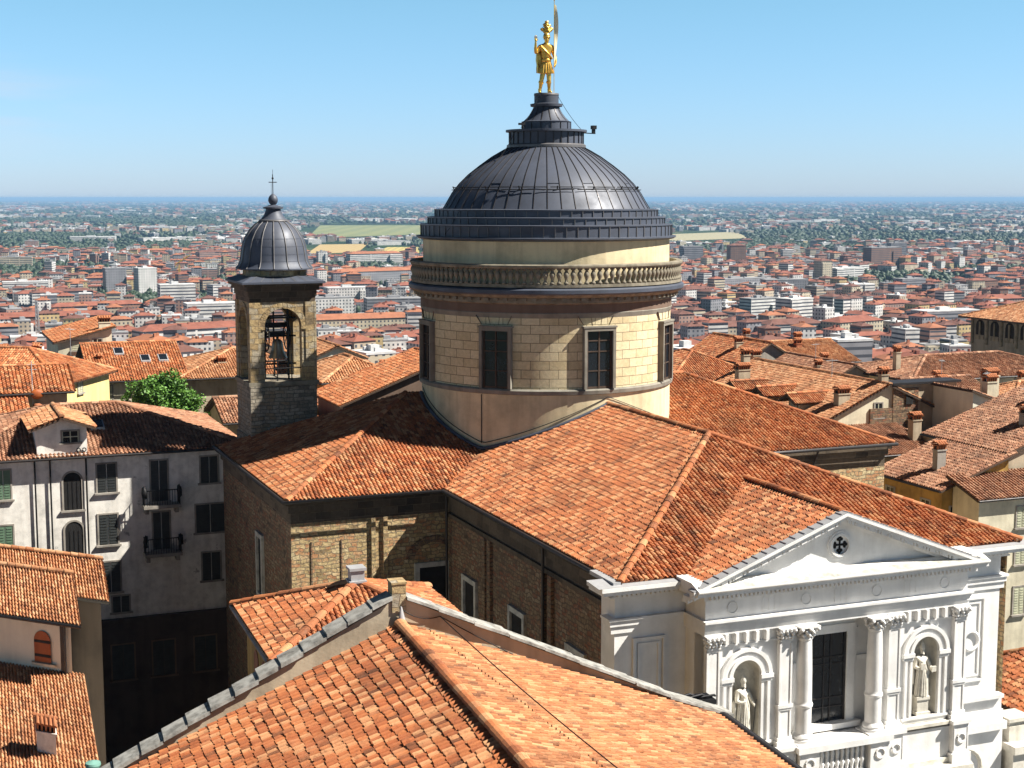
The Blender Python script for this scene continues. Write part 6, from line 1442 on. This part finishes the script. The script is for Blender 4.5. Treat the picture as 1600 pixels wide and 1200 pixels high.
# a few landmark blocks of the photograph: u, v of the base, half sizes, height, wall, banded, roof
land = [(228, 462, 12, 8, 34, 'white', 0, 'flat white'), (180, 462, 13, 7, 34, 'grey', 0, 'flat grey'), (277, 502, 17, 9, 36, 'white', 1, 'flat white'), (80, 530, 50, 9, 20, 'brick brown', 0, 'red tiled'), (150, 505, 45, 9, 18, 'brick brown', 0, 'red tiled'), (330, 520, 22, 10, 26, 'white', 1, 'flat white'), (340, 412, 38, 10, 22, 'pink', 1, 'brown tiled'),
        (590, 448, 70, 11, 22, 'grey', 0, 'orange tiled'), (620, 505, 30, 12, 24, 'grey', 1, 'flat grey'), (585, 415, 50, 10, 22, 'white', 1, 'orange tiled'), (545, 480, 26, 9, 22, 'white', 0, 'flat white'), (1240, 520, 14, 9, 30, 'white', 1, 'flat white'), (1235, 545, 24, 9, 20, 'white', 1, 'brown tiled'), (1475, 535, 26, 10, 26, 'grey', 1, 'flat white'), (1150, 460, 40, 9, 20, 'grey', 0, 'flat grey'), (1225, 462, 28, 9, 20, 'grey', 0, 'flat grey'),
        (1285, 452, 9, 8, 38, 'cream', 0, 'brown tiled'), (1378, 425, 32, 10, 40, 'brick brown', 1, 'flat grey'), (1420, 425, 14, 9, 24, 'yellow', 0, 'orange tiled'), (1400, 410, 16, 9, 36, 'grey', 1, 'flat grey'), (1080, 420, 18, 9, 38, 'grey', 1, 'flat grey'), (1150, 420, 14, 9, 40, 'brick brown', 0, 'brown tiled'), (1140, 545, 50, 9, 18, 'beige', 0, 'brown tiled'), (1330, 545, 24, 10, 22, 'cream', 0, 'red tiled'), (1560, 500, 24, 10, 22, 'pink', 0, 'red tiled'), (250, 405, 60, 9, 18, 'yellow', 0, 'orange tiled'), (120, 465, 12, 8, 20, 'yellow', 0, 'orange tiled'), (50, 395, 14, 10, 26, 'pink', 0, 'flat grey'), (300, 560, 40, 10, 22, 'white', 1, 'red tiled'), (560, 535, 46, 10, 20, 'cream', 0, 'orange tiled'), (40, 466, 26, 8, 20, 'white', 1, 'flat white'), (22, 420, 30, 8, 20, 'cream', 1, 'flat grey'), (62, 490, 24, 8, 22, 'white', 0, 'red tiled'), (112, 486, 22, 8, 22, 'grey', 1, 'brown tiled'), (350, 482, 16, 8, 26, 'white', 1, 'flat grey'), (518, 508, 20, 8, 26, 'white', 0, 'flat grey'), (640, 478, 18, 8, 24, 'white', 1, 'red tiled'), (1085, 486, 20, 8, 24, 'white', 0, 'brown tiled'), (1335, 474, 22, 8, 22, 'white', 1, 'flat white'), (1420, 470, 18, 8, 26, 'grey', 1, 'flat grey'), (1525, 470, 26, 8, 24, 'brick brown', 0, 'brown tiled'), (1185, 505, 18, 8, 24, 'white', 1, 'flat grey'), (1390, 505, 22, 8, 20, 'pink', 0, 'red tiled'), (1320, 440, 30, 9, 20, 'white', 1, 'flat white'), (220, 428, 30, 8, 18, 'cream', 0, 'red tiled'), (310, 440, 26, 8, 18, 'pink', 1, 'flat grey')]
buildings = []
for u, v, w_, d_, h_, wc, band, rf in land:
    zg = -114
    for _ in range(6): p = pix(u, v, zg); zg = gz(math.hypot(p.x, p.y))
    buildings.append((p.y, p.x, zg, w_, d_, h_, A + R(rr.choice((-8, 0, 6, 14))), wc, band, rf, u, True))
for by_, bx_, zg, u, v in cells:
    if any(abs(bx_ - b[1]) < b[3] + 10 and abs(by_ - b[0]) < b[4] + 12 for b in buildings[:len(land)]): continue
    f = rr.random(); far = by_ > 2300
    wc = rr.choices(wk, CW)[0]; flat = rr.random() < .2
    rf = rr.choice(['flat grey', 'flat white', 'flat grey']) if flat else rr.choices(['red tiled', 'orange tiled', 'brown tiled'], [.4, .25, .35])[0]
    if f < .42: w_, d_, h_ = rr.uniform(3.6, 6.8), rr.uniform(3.6, 5.4), rr.uniform(6, 11)
    elif f < .88: w_, d_, h_ = rr.uniform(7, 16), rr.uniform(4.6, 6.5), rr.uniform(10, 18)
    else: w_, d_, h_ = rr.uniform(6, 9), rr.uniform(5, 7), rr.uniform(18, 27)
    rot = A + R(18) * noise.noise(Vector((bx_ * .002, by_ * .002, 9))) * 2 + (math.pi / 2 if rr.random() < .4 else 0) + R(rr.gauss(0, 4))
    buildings.append((by_, bx_, zg, w_, d_, h_, rot, wc, 1 if rr.random() < .3 else 0, rf, u, False))
buildings.sort(key=lambda b: b[0])
def vis(b):   # roughly: is it in an open part of the view and not behind the church or the near roofs
    u, v = uv_of(b[1], b[0], b[2] + b[5])
    if not (-20 < u < 1620): return 0
    lim = 575
    if 372 < u < 498 or 655 < u < 1052: return 0
    return 1 if v < lim else 0
cnt = 0
def side(u): return 'left of tower' if u < 372 else 'between tower and dome' if u < 660 else 'behind dome' if u < 1050 else 'right of dome' if u < 1330 else 'far right'
for b in buildings:
    by_, bx_, zg, w_, d_, h_, rot, wc, band, rf, u, lm = b
    flat = rf.startswith('flat'); rise = min(w_, d_) * .36
    if lm or (vis(b) and cnt < NEAR - 30):
        cnt += 1 if not lm else 0
        t = thing('apartment_building', '', 'building', bx_, by_, zg - 4, 0, None)
        mb = MB(); P, c, z1 = block(mb, 0, 0, zg, w_, d_, h_, rot, flat, 0, 0, rise); part(mb, 'wall', [(CITYB if band else CITYW)[wc]], t)
        mb = MB(); roofmesh(mb, P, w_, d_, z1, rise, flat, 0); part(mb, 'roof', [CITYR[rf]], t)
        st_ = int(h_ / 3.1)
        nm = {2: 'two', 3: 'three', 4: 'four', 5: 'five', 6: 'six', 7: 'seven', 8: 'eight', 9: 'nine', 10: 'ten', 11: 'eleven', 12: 'twelve', 13: 'thirteen'}.get(st_, 'many')
        dist = 'nearest' if by_ < 800 else 'near' if by_ < 1000 else 'middle' if by_ < 1300 else 'far'
        lb = '%s%s %s storey block, %s roof, %s city rows, %s' % ('long ' if max(w_, d_) > 15 else 'slim ' if max(w_, d_) < 8 else '', wc, nm, rf, dist, side(u))
        t['label'] = lb; used.setdefault(lb, []).append((u, t))
    else:
        P, c, z1 = block(stuffW, bx_, by_, zg, w_, d_, h_, rot, flat, wk.index(wc) + (7 if band else 0), 0, rise)
        roofmesh(stuffW, P, w_, d_, z1, rise, flat, 14 + rk.index(rf))
for lb, L in used.items():
    L.sort(key=lambda q: q[0])
    if len(L) == 1: L[0][1]['group'] = 'apartment buildings of the lower city'
    else:
        for i, (u, t) in enumerate(L):
            ordn = ['leftmost', 'second left', 'third left', 'fourth left', 'fifth left', 'sixth left', 'seventh left', 'eighth left'][min(i, 7)] if len(L) > 2 else ('left one', 'right one')[i]
            t['label'] = lb.replace(' city rows', ' rows') + ', ' + ordn; t['group'] = 'apartment buildings of the lower city'
# far suburbs and sheds on the plain
y = 3600.0
while y < 42000:
    X = .37 * y; x = -X
    while x < X:
        u, v = uv_of(x, y, -120); nz = noise.noise(Vector((x * .0019, y * .0011, 7.7)))
        if not zone(u, v, field_zone) and not zone(u, v, wood_zone[:4]) and (nz > .1 or rr.random() < .07) and rr.random() < .6:
            k = 1 + (y - 3600) / 9000; big = rr.random() < .09
            w_, d_, h_ = (rr.uniform(25, 60) * k, rr.uniform(14, 30), rr.uniform(9, 13)) if big else (rr.uniform(6, 16) * k, rr.uniform(6, 10) * k, rr.uniform(7, 15) * (1 + .15 * k))
            wc = 'white' if big else rr.choices(wk, [.16, .16, .06, .14, .2, .12, .16])[0]; rf = 'flat white' if big and rr.random() < .8 else 'flat grey' if big else rr.choice(['red tiled', 'brown tiled', 'flat grey', 'flat white', 'flat white', 'flat grey', 'brown tiled'])
            rot = A + R(rr.gauss(0, 12)) + (0 if rr.random() < .7 else math.pi / 2)
            P, c, z1 = block(stuffW, x, y, -120, w_, d_, h_, rot, 1, wk.index(wc), 0, 3); roofmesh(stuffW, P, w_, d_, z1, min(w_, d_) * .36, rf.startswith('flat'), 14 + rk.index(rf))
        x += rr.uniform(26, 60) * (1 + (y - 3600) / 5000)
    y += 38 * (1 + (y - 3600) / 2200)
for u, v, w_ in ((1460, 397, 60), (1500, 405, 75), (1440, 390, 50), (190, 335, 130), (140, 340, 60), (270, 339, 90), (1240, 350, 90), (1420, 352, 60), (340, 333, 80), (520, 331, 120), (1090, 358, 90)):
    p = pix(u, v, -120); P, c, z1 = block(stuffW, p.x, p.y, -120, w_, 22, 12, A * .3, 1, 0, 0, 3); roofmesh(stuffW, P, w_, 22, z1, 3, True, 14 + 4)
o = stuffW.build('distant_town', smats, None, 0); tag(o, 'far suburbs, sheds and houses spread over the plain to the horizon', 'town', kind='stuff')
# lattice radio mast and yellow crane among the blocks
def mast(u, v, h, name, label, cat, mat_, arm=0):
    p = pix(u, v, -112); t = thing(name, label, cat, p.x, p.y, -114)
    mb = MB(); z0_ = -114; n = 12
    for sx in (-1, 1):
        for sy in (-1, 1): mb.tube([(sx * 1.8, sy * 1.8, z0_), (sx * .5, sy * .5, z0_ + h)], .22, 4)
    for k in range(n):
        a, b = 1.8 - 1.3 * k / n, 1.8 - 1.3 * (k + 1) / n; za, zb2 = z0_ + h * k / n, z0_ + h * (k + 1) / n
        for sy in (-1, 1): mb.tube([(-a, sy * a, za), (b, sy * b, zb2)], .14, 4); mb.tube([(a, sy * a, za), (-b, sy * b, zb2)], .14, 4)
    part(mb, 'lattice', [mat_], t)
    if arm: mb = MB(); mb.tube([(-arm * .35, 0, z0_ + h), (arm, 0, z0_ + h + 12)], .8, 4); part(mb, 'jib', [mat_], t)
M['crane'] = simple('crane_yellow', (.6, .4, .05), .6)
mast(60, 545, 38, 'radio_mast', 'pale lattice radio mast rising from the city left of the bell tower', 'mast', 'zinc')
mast(281, 448, 30, 'crane', 'yellow tower crane among the blocks left of the bell tower', 'crane', 'crane', 14)

# ------------------------------------------------------------------ woodland and street trees of the plain
mb = MB(); rr = random.Random(5)
def tuft(x, y, z, r, h):
    q = rr.random() * 40; mb.blob((x, y, z + h * .45), r, r, h * .55, 0, .3, rr, (q, q * .7), 5, 3)
for by_, bx_, zg, u, v in cells:
    for _ in range(2 if rr.random() < .6 else 1):
        if rr.random() < .75: tuft(bx_ + rr.uniform(-13, 13), by_ + rr.uniform(-15, 15), zg, rr.uniform(2.0, 4.4), rr.uniform(7, 14))
n = 0
while n < 8000:
    z = rr.choice(wood_zone); t = rr.uniform(0, 6.283); q = math.sqrt(rr.random()); u, v = z[0] + z[2] * q * math.cos(t), z[1] + z[3] * q * math.sin(t)
    p = pix(u, v, -120 if v < 440 else -116)
    if zone(u, v, field_zone): n += 1; continue
    k = max(1, p.y / 2600)
    for _ in range(2): tuft(p.x + rr.uniform(-12, 12) * k, p.y + rr.uniform(-30, 30) * k, gz(math.hypot(p.x, p.y)), rr.uniform(4, 8) * k ** .7, rr.uniform(6, 11))
    n += 1
for _ in range(17000):
    v = 315 + 97 * rr.random() ** 1.7; u = rr.uniform(-20, 1620)
    p = pix(u, v, -120)
    if zone(u, v, field_zone) or noise.noise(Vector((p.x * .0019, p.y * .0011, 7.7))) > .2: continue
    k = p.y / 3200; tuft(p.x, p.y, -120, rr.uniform(3.5, 8) * k, rr.uniform(5, 9) * min(1.5, k))
o = mb.build('woodland', [M['wood_green']], None, 0); tag(o, 'dark green woods and street trees scattered over the city and plain', 'trees', kind='stuff')
# far hill at the left end of the horizon
mb = MB(); p = pix(-60, 330, -120) ; D_ = 26000
rows = []
for k in range(14):
    a = k / 13; rows.append([(-9600 + 900 * math.cos(t) * (1 - a), D_ + 900 * math.sin(t) * (1 - a), -120 + 190 * a * (2 - a)) for t in [2 * math.pi * i / 24 for i in range(24)]])
mb.grid(rows, 0, None, True, True); o = mb.build('hill', [M['wood_green']], None, 0); tag(o, kind='structure')

# ------------------------------------------------------------------ haze
mb = MB(); mb.box(-170000, 170000, -170000, 170000, -121, 11)
m = bpy.data.materials.new('haze'); m.use_nodes = True; nt = m.node_tree; nt.nodes.remove(nt.nodes['Principled BSDF'])
pv = nt.nodes.new('ShaderNodeVolumePrincipled'); pv.inputs['Color'].default_value = (.34, .58, .88, 1); pv.inputs['Density'].default_value = 4.6e-5; pv.inputs['Anisotropy'].default_value = 0.0
nt.links.new(pv.outputs[0], nt.nodes['Material Output'].inputs['Volume'])
o = mb.build('haze', [m], None, 0); tag(o, kind='stuff')
